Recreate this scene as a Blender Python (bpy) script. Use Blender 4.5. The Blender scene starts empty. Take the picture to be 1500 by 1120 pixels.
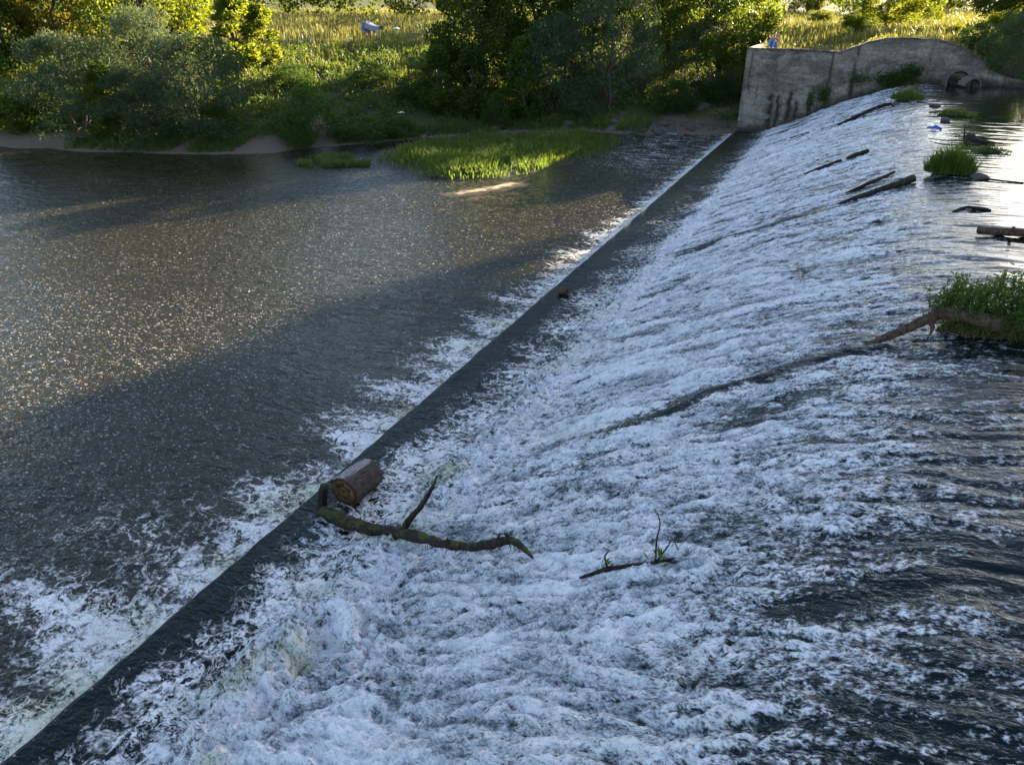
import bpy, math, random
import numpy as np
from mathutils import Vector, Matrix
R = math.radians
rng = np.random.default_rng(7)
random.seed(7)
S = bpy.context.scene
COL = S.collection

# ------------------------------------------------------------------ camera, sky, sun, exposure
F, CX, CY, CAMH = 1050.0, 750.0, 500.0, 8.0          # focal length in 1500-px units, principal point, height over the lower river
PITCH = math.atan(500.0 / F)
YAW = math.atan(550.0 / (F / math.cos(PITCH)))
cam_d = bpy.data.cameras.new('camera')
cam = bpy.data.objects.new('camera', cam_d); COL.objects.link(cam)
cam.location = (0, 0, CAMH)
cam.rotation_euler = (math.pi / 2 - PITCH, 0, YAW)
cam_d.sensor_width = 36.0; cam_d.lens = 36.0 * F / 1500.0
cam_d.shift_y = -60.0 / 1500.0
cam_d.clip_start = 0.1; cam_d.clip_end = 6000
S.camera = cam

SUN_EL, SUN_AZ = R(16.0), R(24.0)                     # azimuth measured from +Y towards +X
world = bpy.data.worlds.new('World'); S.world = world; world.use_nodes = True
wn = world.node_tree; bg = wn.nodes['Background']
sky = wn.nodes.new('ShaderNodeTexSky'); sky.sky_type = 'NISHITA'; sky.sun_disc = False
sky.sun_elevation = SUN_EL; sky.sun_rotation = SUN_AZ
sky.air_density = 1.0; sky.dust_density = 1.1; sky.ozone_density = 2.2
def _wm(op, a, b):
    n = wn.nodes.new('ShaderNodeMath'); n.operation = op
    for i, v in enumerate((a, b)):
        if isinstance(v, bpy.types.NodeSocket): wn.links.new(v, n.inputs[i])
        else: n.inputs[i].default_value = v
    return n.outputs[0]
_tc = wn.nodes.new('ShaderNodeTexCoord'); _sx = wn.nodes.new('ShaderNodeSeparateXYZ'); wn.links.new(_tc.outputs['Generated'], _sx.inputs[0])
_dz = _wm('MAXIMUM', _wm('ADD', _sx.outputs[2], 0.12), 0.05); _cb = wn.nodes.new('ShaderNodeCombineXYZ')
wn.links.new(_wm('DIVIDE', _sx.outputs[0], _dz), _cb.inputs[0]); wn.links.new(_wm('DIVIDE', _sx.outputs[1], _dz), _cb.inputs[1])
_cn = wn.nodes.new('ShaderNodeTexNoise'); wn.links.new(_cb.outputs[0], _cn.inputs[0]); _cn.inputs['Scale'].default_value = 1.1; _cn.inputs['Detail'].default_value = 6
_mr = wn.nodes.new('ShaderNodeMapRange'); _mr.interpolation_type = 'SMOOTHSTEP'; wn.links.new(_cn.outputs[0], _mr.inputs[0]); _mr.inputs[1].default_value = 0.50; _mr.inputs[2].default_value = 0.68
_mx = wn.nodes.new('ShaderNodeMix'); _mx.data_type = 'RGBA'; wn.links.new(_wm('MULTIPLY', _mr.outputs[0], 0.45), _mx.inputs[0]); wn.links.new(sky.outputs[0], _mx.inputs[6]); 
_bw = wn.nodes.new('ShaderNodeRGBToBW'); wn.links.new(sky.outputs[0], _bw.inputs[0]); _cc = wn.nodes.new('ShaderNodeCombineColor')
for _i, _k in enumerate((1.0, 0.97, 0.96)): wn.links.new(_wm('MULTIPLY', _wm('ADD', _wm('MULTIPLY', _bw.outputs[0], 1.0), 2.2), _k), _cc.inputs[_i])
wn.links.new(_cc.outputs[0], _mx.inputs[7])
wn.links.new(_mx.outputs[2], bg.inputs[0]); bg.inputs[1].default_value = 0.055
sd = bpy.data.lights.new('sun', 'SUN'); so = bpy.data.objects.new('sun', sd); COL.objects.link(so)
sd.energy = 5.0; sd.angle = R(0.5); sd.color = (1.0, 0.85, 0.60)
sdir = Vector((math.sin(SUN_AZ) * math.cos(SUN_EL), math.cos(SUN_AZ) * math.cos(SUN_EL), math.sin(SUN_EL)))
so.rotation_euler = sdir.to_track_quat('Z', 'Y').to_euler(); so.location = (30, 60, 40)
S.view_settings.view_transform = 'Standard'; S.view_settings.look = 'None'
S.view_settings.exposure = 2.85; S.view_settings.gamma = 1.0; S.view_settings.use_curve_mapping = False

# ------------------------------------------------------------------ helpers
_fh = np.array([-math.sin(YAW), math.cos(YAW), 0]); _r = np.array([math.cos(YAW), math.sin(YAW), 0])
_fw = _fh * math.cos(PITCH) + np.array([0, 0, -math.sin(PITCH)]); _up = np.cross(_r, _fw)
_C = np.array([0, 0, CAMH])
def ray(u, v): return _fw * F + _r * (u - CX) - _up * (v - CY)
def at_z(u, v, z): d = ray(u, v); return _C + d * (z - CAMH) / d[2]
def at_y(u, v, y): d = ray(u, v); return _C + d * y / d[1]
def depth_of(p): return float((np.asarray(p) - _C) @ _fw)

_perm = np.random.default_rng(3).permutation(256); _perm = np.concatenate([_perm, _perm, _perm])
_g = np.random.default_rng(5).uniform(0, 2 * np.pi, 256); _gx, _gy = np.cos(_g), np.sin(_g)
def noise(x, y, seed=0):
    x = np.asarray(x, float) + seed * 17.37; y = np.asarray(y, float) + seed * 9.71
    xi = np.floor(x).astype(int); yi = np.floor(y).astype(int); xf = x - xi; yf = y - yi
    u = xf ** 3 * (xf * (xf * 6 - 15) + 10); v = yf ** 3 * (yf * (yf * 6 - 15) + 10)
    def g(ix, iy, dx, dy):
        h = _perm[_perm[ix & 255] + (iy & 255)]; return _gx[h] * dx + _gy[h] * dy
    a = g(xi, yi, xf, yf); b = g(xi + 1, yi, xf - 1, yf); c = g(xi, yi + 1, xf, yf - 1); d = g(xi + 1, yi + 1, xf - 1, yf - 1)
    return ((a + u * (b - a)) + v * ((c + u * (d - c)) - (a + u * (b - a)))) * 1.4
def fbm(x, y, o=4, seed=0):
    t = 0; a = 1.0; n = 0
    for i in range(o):
        t = t + a * noise(x * 2 ** i, y * 2 ** i, seed + i); n += a; a *= 0.5
    return t / n
def sst(a, b, x):
    t = np.clip((np.asarray(x, float) - a) / (b - a), 0, 1); return t * t * (3 - 2 * t)

def mesh_np(name, verts, faces=None, tris=None, attrs=None, smooth=True, mat=None):
    """fast mesh from numpy: faces (n,4) and/or tris (n,3)"""
    me = bpy.data.meshes.new(name)
    verts = np.asarray(verts, np.float32)
    parts = []; sizes = []
    if faces is not None and len(faces): parts.append(np.asarray(faces, np.int32).ravel()); sizes.append(np.full(len(faces), 4))
    if tris is not None and len(tris): parts.append(np.asarray(tris, np.int32).ravel()); sizes.append(np.full(len(tris), 3))
    li = np.concatenate(parts); sz = np.concatenate(sizes); st = np.concatenate([[0], np.cumsum(sz)[:-1]]).astype(np.int32)
    me.vertices.add(len(verts)); me.vertices.foreach_set('co', verts.ravel())
    me.loops.add(len(li)); me.loops.foreach_set('vertex_index', li)
    me.polygons.add(len(sz)); me.polygons.foreach_set('loop_start', st)
    me.polygons.foreach_set('use_smooth', np.full(len(sz), smooth))
    me.update(calc_edges=True); me.validate()
    for k, val in (attrs or {}).items():
        at = me.attributes.new(k, 'FLOAT', 'POINT'); at.data.foreach_set('value', np.asarray(val, np.float32).ravel())
    if mat: me.materials.append(mat)
    return me
def grid_faces(nr, nc):
    i = np.arange(nr * nc).reshape(nr, nc)
    return np.stack([i[:-1, :-1], i[:-1, 1:], i[1:, 1:], i[1:, :-1]], -1).reshape(-1, 4)
def link(name, me, parent=None, loc=None):
    o = bpy.data.objects.new(name, me); COL.objects.link(o)
    if parent: o.parent = parent
    if loc is not None: o.location = loc
    return o
def tag(o, label=None, cat=None, group=None, kind=None):
    if label: o['label'] = label
    if cat: o['category'] = cat
    if group: o['group'] = group
    if kind: o['kind'] = kind
    return o
def empty(name, loc=(0, 0, 0), rz=0.0):
    o = bpy.data.objects.new(name, None); COL.objects.link(o); o.location = loc; o.rotation_euler = (0, 0, rz)
    o.empty_display_size = 0.3
    return o

# ---- node helper
class N:
    def __init__(s, name):
        s.m = bpy.data.materials.new(name); s.m.use_nodes = True; s.t = s.m.node_tree; s.t.nodes.clear()
        s.out = s.new('ShaderNodeOutputMaterial')
    def new(s, typ, **kw):
        n = s.t.nodes.new(typ)
        for k, v in kw.items(): setattr(n, k, v)
        return n
    def put(s, sock, v):
        if isinstance(v, bpy.types.NodeSocket): s.t.links.new(v, sock)
        elif v is not None:
            if sock.type == 'RGBA' and len(v) == 3: v = (*v, 1)
            sock.default_value = v
    def math(s, op, a, b=None, c=None, clamp=False):
        n = s.new('ShaderNodeMath', operation=op); n.use_clamp = clamp
        for i, v in enumerate((a, b, c)): s.put(n.inputs[i], v)
        return n.outputs[0]
    def mix(s, f, a, b):
        n = s.new('ShaderNodeMix', data_type='RGBA'); s.put(n.inputs[0], f); s.put(n.inputs[6], a); s.put(n.inputs[7], b); return n.outputs[2]
    def mul(s, a, b):
        n = s.new('ShaderNodeMix', data_type='RGBA'); n.blend_type = 'MULTIPLY'; n.inputs[0].default_value = 1; s.put(n.inputs[6], a); s.put(n.inputs[7], b); return n.outputs[2]
    def attr(s, name): n = s.new('ShaderNodeAttribute'); n.attribute_name = name; return n.outputs['Fac']
    def pos(s, scale=(1, 1, 1), loc=(0, 0, 0), src='Object'):
        tc = s.new('ShaderNodeTexCoord'); mp = s.new('ShaderNodeMapping'); s.t.links.new(tc.outputs[src], mp.inputs[0])
        mp.inputs['Scale'].default_value = scale; mp.inputs['Location'].default_value = loc; return mp.outputs[0]
    def noise(s, vec, scale=1, detail=4, rough=0.55, dist=0.0, col=False):
        n = s.new('ShaderNodeTexNoise'); s.put(n.inputs['Vector'], vec); n.inputs['Scale'].default_value = scale
        n.inputs['Detail'].default_value = detail; n.inputs['Roughness'].default_value = rough; n.inputs['Distortion'].default_value = dist
        return n.outputs['Color' if col else 'Fac']
    def vor(s, vec, scale=1, feature='F1', out='Distance', rand=1.0):
        n = s.new('ShaderNodeTexVoronoi', feature=feature); s.put(n.inputs['Vector'], vec); n.inputs['Scale'].default_value = scale
        n.inputs['Randomness'].default_value = rand; return n.outputs[out]
    def sstep(s, x, a, b):
        n = s.new('ShaderNodeMapRange', interpolation_type='SMOOTHSTEP'); s.put(n.inputs[0], x); s.put(n.inputs[1], a); s.put(n.inputs[2], b); return n.outputs[0]
    def bump(s, h, strength=0.5, dist=0.02, normal=None):
        n = s.new('ShaderNodeBump'); s.put(n.inputs['Height'], h); s.put(n.inputs['Strength'], strength); n.inputs['Distance'].default_value = dist
        if normal is not None: s.put(n.inputs['Normal'], normal)
        return n.outputs[0]
    def vadd(s, a, b):
        n = s.new('ShaderNodeVectorMath', operation='ADD'); s.put(n.inputs[0], a); s.put(n.inputs[1], b); return n.outputs[0]
    def vscale(s, a, k):
        n = s.new('ShaderNodeVectorMath', operation='SCALE'); s.put(n.inputs[0], a); s.put(n.inputs['Scale'], k); return n.outputs[0]
    def pbsdf(s, color, rough=0.6, normal=None, spec=0.5, ior=1.45):
        n = s.new('ShaderNodeBsdfPrincipled'); s.put(n.inputs['Base Color'], color); s.put(n.inputs['Roughness'], rough)
        n.inputs['Specular IOR Level'].default_value = spec; n.inputs['IOR'].default_value = ior
        if normal is not None: s.put(n.inputs['Normal'], normal)
        return n.outputs[0]
    def mixsh(s, f, a, b):
        n = s.new('ShaderNodeMixShader'); s.put(n.inputs[0], f); s.t.links.new(a, n.inputs[1]); s.t.links.new(b, n.inputs[2]); return n.outputs[0]
    def end(s, sh): s.t.links.new(sh, s.out.inputs[0]); return s.m

# ------------------------------------------------------------------ materials
def mat_water(name, body, lace_scale=3.0, ripple=1.0, stretch=0.45, fleck=0.0, spec=0.5, fine=1.0, rdist=0.10):
    m = N(name)
    foam_a, lace_a, rip_a = m.attr('foam'), m.attr('lace'), m.attr('ripple')
    # ripples of the open water
    w1 = m.noise(m.pos((1.6, 3.0, 2)), 1.6 * fine, 3, 0.6, 0.4); w2 = m.noise(m.pos((5, 9, 6)), 2.0 * fine, 3, 0.6, 0.3)
    wh = m.math('ADD', w1, m.math('MULTIPLY', w2, 0.40))
    nw = m.bump(wh, m.math('MULTIPLY', rip_a, ripple), rdist)
    water = m.pbsdf(body, 0.05, nw, spec, 1.33)
    # foam grain, drawn out along the flow
    p = m.pos((stretch, 1, 0.8))
    warp = m.vscale(m.noise(p, 2.6, 3, 0.55, 0, True), 0.22)
    pw = m.vadd(p, warp)
    n1 = m.noise(pw, 10, 4, 0.58, 0.0); g2 = m.noise(pw, 46, 3, 0.6, 0.0)
    vb = m.new('ShaderNodeTexVoronoi', feature='SMOOTH_F1'); m.put(vb.inputs['Vector'], m.vadd(pw, m.vscale(m.noise(pw, 20, 2, 0.5, 0, True), 0.04))); vb.inputs['Scale'].default_value = 20; vb.inputs['Smoothness'].default_value = 0.25
    g1 = m.math('ADD', m.math('MULTIPLY', n1, 0.72), m.math('MULTIPLY', m.math('SUBTRACT', 0.92, vb.outputs['Distance']), 0.28))
    ps = m.pos((stretch * 0.22, 1, 0.8)); gs = m.noise(m.vadd(ps, m.vscale(warp, 0.35)), 13, 5, 0.6, 0.1)
    sk = m.attr('streak'); g1 = m.math('ADD', m.math('MULTIPLY', g1, m.math('SUBTRACT', 1.0, sk)), m.math('MULTIPLY', gs, sk))
    grain = m.math('ADD', m.math('MULTIPLY', m.math('SUBTRACT', g1, 0.5), 2.6), m.math('MULTIPLY', m.math('SUBTRACT', g2, 0.5), 1.9))
    fm = m.sstep(m.math('ADD', foam_a, grain), 0.12, 1.0)
    # lacy foam: thin ridges between warped cells
    q = m.vadd(m.pos((0.8, 1, 1)), m.vscale(m.noise(m.pos((1, 1, 1)), 1.7, 4, 0.6, 0, True), 0.9))
    r1 = m.math('MULTIPLY', m.math('ABSOLUTE', m.math('SUBTRACT', m.noise(q, lace_scale, 2, 0.5, 0.8), 0.5)), 7.0)
    r2 = m.math('MULTIPLY', m.math('ABSOLUTE', m.math('SUBTRACT', m.noise(q, lace_scale * 2.7, 3, 0.5, 0.8), 0.5)), 6.0)
    ridge = m.math('MINIMUM', r1, m.math('ADD', r2, 0.25))
    lm = m.sstep(m.math('SUBTRACT', m.math('ADD', lace_a, m.math('MULTIPLY', m.math('SUBTRACT', g1, 0.5), 1.1)), ridge), -0.10, 0.62)
    mask = m.math('MAXIMUM', fm, lm)
    if fleck:  # white flecks: floating foam bits plus painted glints on the ripples
        fp = m.pos((0.75, 1.5, 1))
        v = m.vor(m.vadd(fp, m.vscale(m.noise(fp, 9, 3, 0.6, 0, True), 0.25)), 9.0)
        ln_ = m.math('ABSOLUTE', m.math('SUBTRACT', m.noise(m.pos((0.5, 1.0, 1)), 0.9, 3, 0.55, 0.8), 0.5))
        big = m.math('SUBTRACT', m.math('ADD', m.noise(m.pos((0.35, 0.9, 1)), 0.6, 4, 0.6, 0.5), 0.16), m.math('MULTIPLY', ln_, 2.2))
        fk = m.math('MULTIPLY', m.sstep(m.math('ADD', v, m.math('MULTIPLY', m.math('SUBTRACT', m.noise(fp, 14, 2, 0.5), 0.5), 0.5)), 0.26, 0.06), m.sstep(m.math('ADD', big, m.math('MULTIPLY', m.attr('fleck'), 0.60)), 0.90, 1.20))
        mask = m.math('MAXIMUM', mask, m.math('MULTIPLY', m.math('MULTIPLY', fk, fleck), m.sstep(m.attr('fleck'), 0.03, 0.3)))
    tint = m.noise(m.pos((0.5, 1, 1)), 1.1, 3, 0.5)
    churn = m.math('MULTIPLY', m.sstep(tint, 0.42, 0.68), m.attr('churn'))
    fcol = m.mix(churn, (0.87, 0.83, 0.83), (0.70, 0.69, 0.50))
    thick = m.sstep(m.math('ADD', m.math('MULTIPLY', m.math('SUBTRACT', g1, 0.5), 1.3), m.math('ADD', m.math('MULTIPLY', m.math('SUBTRACT', g2, 0.5), 1.5), m.attr('thick'))), 0.0, 1.0)
    fcol = m.mul(fcol, m.mix(thick, (0.23, 0.265, 0.29), (1.06, 1.06, 1.06)))  # thin foam is greyer; the tone also paints in the froth's light-and-dark shading
    nf = m.bump(m.math('ADD', m.math('MULTIPLY', g1, 1.0), m.math('MULTIPLY', g2, 0.5)), 0.9, 0.08)
    foam = m.pbsdf(fcol, 0.55, nf, 0.25)
    return m.end(m.mixsh(mask, water, foam))

def mat_leaf(name, c1, c2, trans=0.5, tcol=(0.30, 0.34, 0.04)):
    m = N(name)
    oi = m.new('ShaderNodeObjectInfo')
    base = m.mix(m.attr('tint'), c1, c2)
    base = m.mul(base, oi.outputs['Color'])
    d = m.pbsdf(base, 0.5, None, 0.25)
    tr = m.new('ShaderNodeBsdfTranslucent')
    m.put(tr.inputs[0], m.mul(m.mix(m.attr('tint'), tcol, (tcol[0] * 1.5, tcol[1] * 1.25, tcol[2])), oi.outputs['Color']))
    return m.end(m.mixsh(trans, d, tr.outputs[0]))
def mat_bark(name, c1, c2, moss=None, moss_amt=0.0, stretch=(1, 1, 0.25)):
    m = N(name)
    n = m.noise(m.pos(stretch), 22, 5, 0.65, 0.4); n2 = m.noise(m.pos((1, 1, 1)), 5, 4, 0.6)
    col = m.mix(m.sstep(n, 0.35, 0.68), c1, c2)
    if moss:
        g = m.new('ShaderNodeNewGeometry'); sx = m.new('ShaderNodeSeparateXYZ'); m.t.links.new(g.outputs['Normal'], sx.inputs[0])
        f = m.math('MULTIPLY', m.sstep(m.math('ADD', m.math('MULTIPLY', sx.outputs[2], 0.16), m.math('ADD', m.math('MULTIPLY', n, 0.3), m.math('MULTIPLY', n2, 0.8))), 0.62, 0.80), moss_amt)
        col = m.mix(f, col, moss)
    return m.end(m.pbsdf(col, 0.75, m.bump(n, 0.8, 0.03), 0.3))
def mat_flat(name, c, rough=0.7, var=0.25, scale=6):
    m = N(name); n = m.noise(m.pos(), scale, 4, 0.6)
    return m.end(m.pbsdf(m.mix(n, tuple(x * (1 - var) for x in c), tuple(min(1, x * (1 + var)) for x in c)), rough, m.bump(n, 0.3, 0.02), 0.3))

M = {}
M['weir_water'] = mat_water('weir_water', (0.004, 0.009, 0.008), 3.2, 0.6, 0.6, spec=0.36)
M['pond'] = mat_water('pond_water', (0.004, 0.009, 0.008), 3.2, 0.6, 0.6, spec=0.36)
M['river'] = mat_water('river_water', (0.016, 0.0130, 0.0042), 2.6, 0.85, 0.7, fleck=0.5, rdist=0.15, spec=0.55, fine=1.0)
M['willow'] = mat_leaf('willow_leaf', (0.060, 0.100, 0.042), (0.100, 0.140, 0.070), 0.35, (0.12, 0.15, 0.045))
M['broad'] = mat_leaf('broad_leaf', (0.040, 0.075, 0.012), (0.075, 0.105, 0.018), 0.45, (0.17, 0.205, 0.018))
M['grass'] = mat_leaf('grass_blade', (0.045, 0.105, 0.016), (0.17, 0.16, 0.055), 0.45, (0.17, 0.25, 0.025))
M['straw'] = mat_leaf('dry_grass', (0.060, 0.105, 0.020), (0.20, 0.165, 0.065), 0.42, (0.165, 0.18, 0.035))
M['weed'] = mat_leaf('weed_leaf', (0.045, 0.095, 0.018), (0.085, 0.135, 0.030), 0.4, (0.13, 0.19, 0.02))
M['bark'] = mat_bark('tree_bark', (0.05, 0.035, 0.025), (0.13, 0.10, 0.075))
M['twig'] = mat_bark('dry_twig', (0.12, 0.075, 0.045), (0.22, 0.15, 0.09))
M['wetwood'] = mat_bark('wet_wood', (0.010, 0.007, 0.005), (0.042, 0.028, 0.019), (0.05, 0.06, 0.010), 0.6)
M['mossy'] = mat_bark('mossy_wood', (0.010, 0.008, 0.006), (0.040, 0.028, 0.018), (0.065, 0.075, 0.008), 0.85)
M['redwood'] = mat_bark('driftwood', (0.035, 0.019, 0.012), (0.14, 0.082, 0.052), (0.06, 0.07, 0.015), 0.35)
M['stone'] = mat_flat('river_stone', (0.085, 0.076, 0.066), 0.8, 0.5, 4)

# ------------------------------------------------------------------ terrain
WY = 48.5                                              # face of the abutment wall
SHORE = np.array([(-400, -30), (-120, 12), (-80, 20), (-46.8, 26.7), (-41, 27.8), (-34.5, 29.9), (-30.4, 32.1), (-29.4, 34.6), (-26.9, 37.9), (-22.9, 43.1), (-17.2, 47.0), (-12.8, 47.3), (-10.7, 48.6), (-7.5, 49.6), (-6, 49.6)], float)
WALLX = [-7.14, -4.5, -1.95, -1.2, -0.5, 0.39, 1.5, 2.94, 3.8, 4.53, 5.2, 5.74, 6.6, 8.0]
WALLZ = [5.38, 5.35, 5.29, 5.58, 5.86, 6.06, 6.10, 6.04, 5.83, 5.49, 5.05, 4.55, 4.2, 3.9]
def wall_top(x): return np.interp(x, WALLX, WALLZ)
def shore_s(x, y):
    """signed distance to the far-left shoreline, positive on land"""
    x = np.asarray(x, float); y = np.asarray(y, float)
    best = np.full(x.shape, 1e9)
    for (ax, ay), (bx, by) in zip(SHORE[:-1], SHORE[1:]):
        dx, dy = bx - ax, by - ay; L = dx * dx + dy * dy
        t = np.clip(((x - ax) * dx + (y - ay) * dy) / L, 0, 1)
        best = np.minimum(best, np.hypot(x - ax - t * dx, y - ay - t * dy))
    ys = np.interp(x, SHORE[:, 0], SHORE[:, 1])
    return np.where(y > ys, best, -best)
def terrain(x, y):
    x = np.asarray(x, float); y = np.asarray(y, float)
    s = shore_s(x, y) + 0.5 * fbm(x * 0.35, y * 0.35, 3, 2)
    n1 = fbm(x * 0.12, y * 0.12, 4, 11); n2 = fbm(x * 0.6, y * 0.6, 3, 21)
    zb = np.interp(s, [-6, -0.6, 0, 1.2, 4, 9, 15, 22, 32, 60, 140, 400], [-1.0, -0.35, 0.02, 0.42, 1.1, 2.7, 4.0, 4.85, 5.3, 5.5, 5.9, 7.5])
    land = sst(0.5, 5, s)
    zb = zb + land * (n1 * 0.7 + n2 * 0.14)
    # the bench behind the wall and the far shore of the pond
    t = sst(0, 12, y - WY)
    zw = (wall_top(x) - 0.06) * (1 - t) + (5.45 + 0.25 * n1) * t + 0.06 * n2 * sst(1.5, 4, y - WY)
    sp = y - (WY + 0.9 + 0.5 * np.clip(x - 5.5, 0, 8) - 0.6 * np.clip(x - 11, 0, 60)) + 0.3 * n2
    zp = np.interp(sp, [-3, 0, 1, 4, 9, 60, 400], [2.6, 3.72, 4.1, 4.9, 5.4, 5.9, 7.5]) + 0.12 * n2
    w = sst(5.2, 7.2, x)
    zr = zw * (1 - w) + zp * w
    behind = (y > WY + 0.4)
    left = sst(-7.0, -6.45, x) * behind
    z = zb * (1 - left) + zr * left
    z = np.where((x > -6.9) & (y <= WY + 0.4), np.where(x > 6.6, zp, -1.0), z)
    z = z + 10 * sst(180, 900, np.hypot(x, y)) * (y > 60)
    return z
def ground_hit(u, v, tmax=400):
    d = ray(u, v); d = d / np.linalg.norm(d)
    ts = np.arange(8, tmax, 0.15); P = _C + ts[:, None] * d
    h = terrain(P[:, 0], P[:, 1]); k = np.argmax(P[:, 2] < np.maximum(h, 0.0))
    return P[k] if (P[:, 2] < np.maximum(h, 0)).any() else None

def axis(knots):
    out = [knots[0][0]]
    for (a, sa), (b, sb) in zip(knots[:-1], knots[1:]):
        x = a
        while x < b:
            s = sa + (sb - sa) * (x - a) / (b - a); x += s; out.append(min(x, b))
            if b - x < 0.3 * s: break
        out[-1] = b
    return np.array(out)
tx = axis([(-2500, 300), (-400, 40), (-120, 3), (-60, 0.6), (-6, 0.4), (12, 0.45), (60, 3), (400, 40), (2500, 300)])
ty = axis([(-400, 60), (0, 8), (20, 0.8), (28, 0.4), (62, 0.5), (90, 1.2), (180, 5), (600, 60), (4000, 400)])
TX, TY = np.meshgrid(tx, ty)
TZ = terrain(TX, TY)
mg = N('ground_soil')
gn = mg.noise(mg.pos(), 0.5, 6, 0.6); gn2 = mg.noise(mg.pos(), 4, 5, 0.65)
soil = mg.mix(gn2, (0.11, 0.075, 0.052), (0.21, 0.15, 0.11))
turf = mg.mix(gn2, (0.030, 0.048, 0.012), (0.075, 0.080, 0.025))
gcol = mg.mix(mg.math('MULTIPLY', mg.attr('turf'), mg.sstep(gn, 0.3, 0.5)), soil, turf)
M['ground'] = mg.end(mg.pbsdf(gcol, 0.9, mg.bump(gn2, 0.8, 0.08), 0.2))
PATHS = [((-31.2, 31.6), (-30.2, 34.5), 1.2), ((-30.2, 34.5), (-31.5, 39), 0.8), ((-47, 27), (-43.5, 28.2), 1.1)]
def on_path(x, y):
    d = np.full(np.shape(x), 9.0)
    for (ax, ay), (bx, by), w in PATHS:
        t = np.clip(((x - ax) * (bx - ax) + (y - ay) * (by - ay)) / ((bx - ax) ** 2 + (by - ay) ** 2), 0, 1); d = np.minimum(d, np.hypot(x - ax - t * (bx - ax), y - ay - t * (by - ay)) / w)
    return d
turf_a = np.where(TX < -6.7, sst(0.3, 3.0, shore_s(TX, TY)) * sst(0.8, 1.3, on_path(TX, TY)), 1.0)
ground = link('ground', mesh_np('ground', np.stack([TX, TY, TZ], -1).reshape(-1, 3), grid_faces(*TX.shape), attrs={'turf': turf_a}, mat=M['ground']))
tag(ground, kind='structure')

# ------------------------------------------------------------------ the weir water
PX = np.array([-7.9, -5.35, -4.95, -4.33, -1.46, 0.58, 1.4, 2.1, 2.8, 3.8, 9.0])
PZ = np.array([0.50, 0.50, 0.66, 1.02, 2.42, 3.24, 3.50, 3.65, 3.72, 3.75, 3.75])
_fx = np.linspace(-8.5, 9, 1751); _fz = np.convolve(np.pad(np.interp(_fx, PX, PZ), 15, 'edge'), np.ones(31) / 31, 'valid')
def prof(x): return np.interp(x, _fx, _fz)
def weir_hit(u, v, lift=0.0):
    d = ray(u, v); d = d / np.linalg.norm(d); ts = np.arange(3, 90, 0.01); P = _C + ts[:, None] * d
    h = np.where(P[:, 0] < -7.2, 0.0, prof(P[:, 0])) + lift
    return P[np.argmax(P[:, 2] < h)]
def seg_mask(x, y, a, b, w, fade=0.3):
    (ax, ay), (bx, by) = a, b; dx, dy = bx - ax, by - ay; L = dx * dx + dy * dy
    t = ((x - ax) * dx + (y - ay) * dy) / L; tc = np.clip(t, 0, 1)
    d = np.hypot(x - ax - tc * dx, y - ay - tc * dy) / w
    return np.exp(-d * d) * sst(-0.02, fade, t) * (1 - sst(1 - 0.1, 1.05, t))
wk = lambda u0, v0, u1, v1, w, s: (weir_hit(u0, v0)[:2], weir_hit(u1, v1)[:2], w, s)
WAKES = [wk(800, 668, 1280, 508, 0.20, 1.1), wk(945, 388, 1230, 305, 0.26, 1.0), wk(1000, 640, 1260, 545, 0.30, 0.6),
         wk(1100, 905, 1540, 838, 0.16, 0.9), wk(620, 775, 760, 738, 0.10, 0.6), wk(1180, 248, 1275, 222, 0.30, 0.9), wk(1110, 205, 1190, 180, 0.3, 0.8),
         wk(1040, 300, 1190, 250, 0.22, 0.6), wk(1085, 275, 1240, 225, 0.2, 0.6), wk(1130, 215, 1240, 180, 0.25, 0.7), wk(1060, 345, 1330, 262, 0.2, 0.7), wk(1000, 345, 1160, 295, 0.2, 0.6),
         wk(860, 850, 1010, 812, 0.10, 0.7), wk(1130, 380, 1340, 315, 0.2, 0.5), wk(960, 520, 1200, 440, 0.15, 0.35), wk(740, 715, 900, 660, 0.13, 0.5)]
BUMPS = [(*weir_hit(u, v)[:2], r_, h_) for u, v, r_, h_ in [(1128, 578, .10, .16), (1105, 590, .16, .05), (655, 884, .12, .08), (900, 842, .2, .07), (960, 832, .2, .07), (1000, 822, .14, .05), (1270, 512, .10, .06), (1160, 492, .25, .08), (965, 552, .16, .12), (890, 582, .18, .08), (1095, 505, .2, .1), (1300, 480, .1, .05)]]
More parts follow.
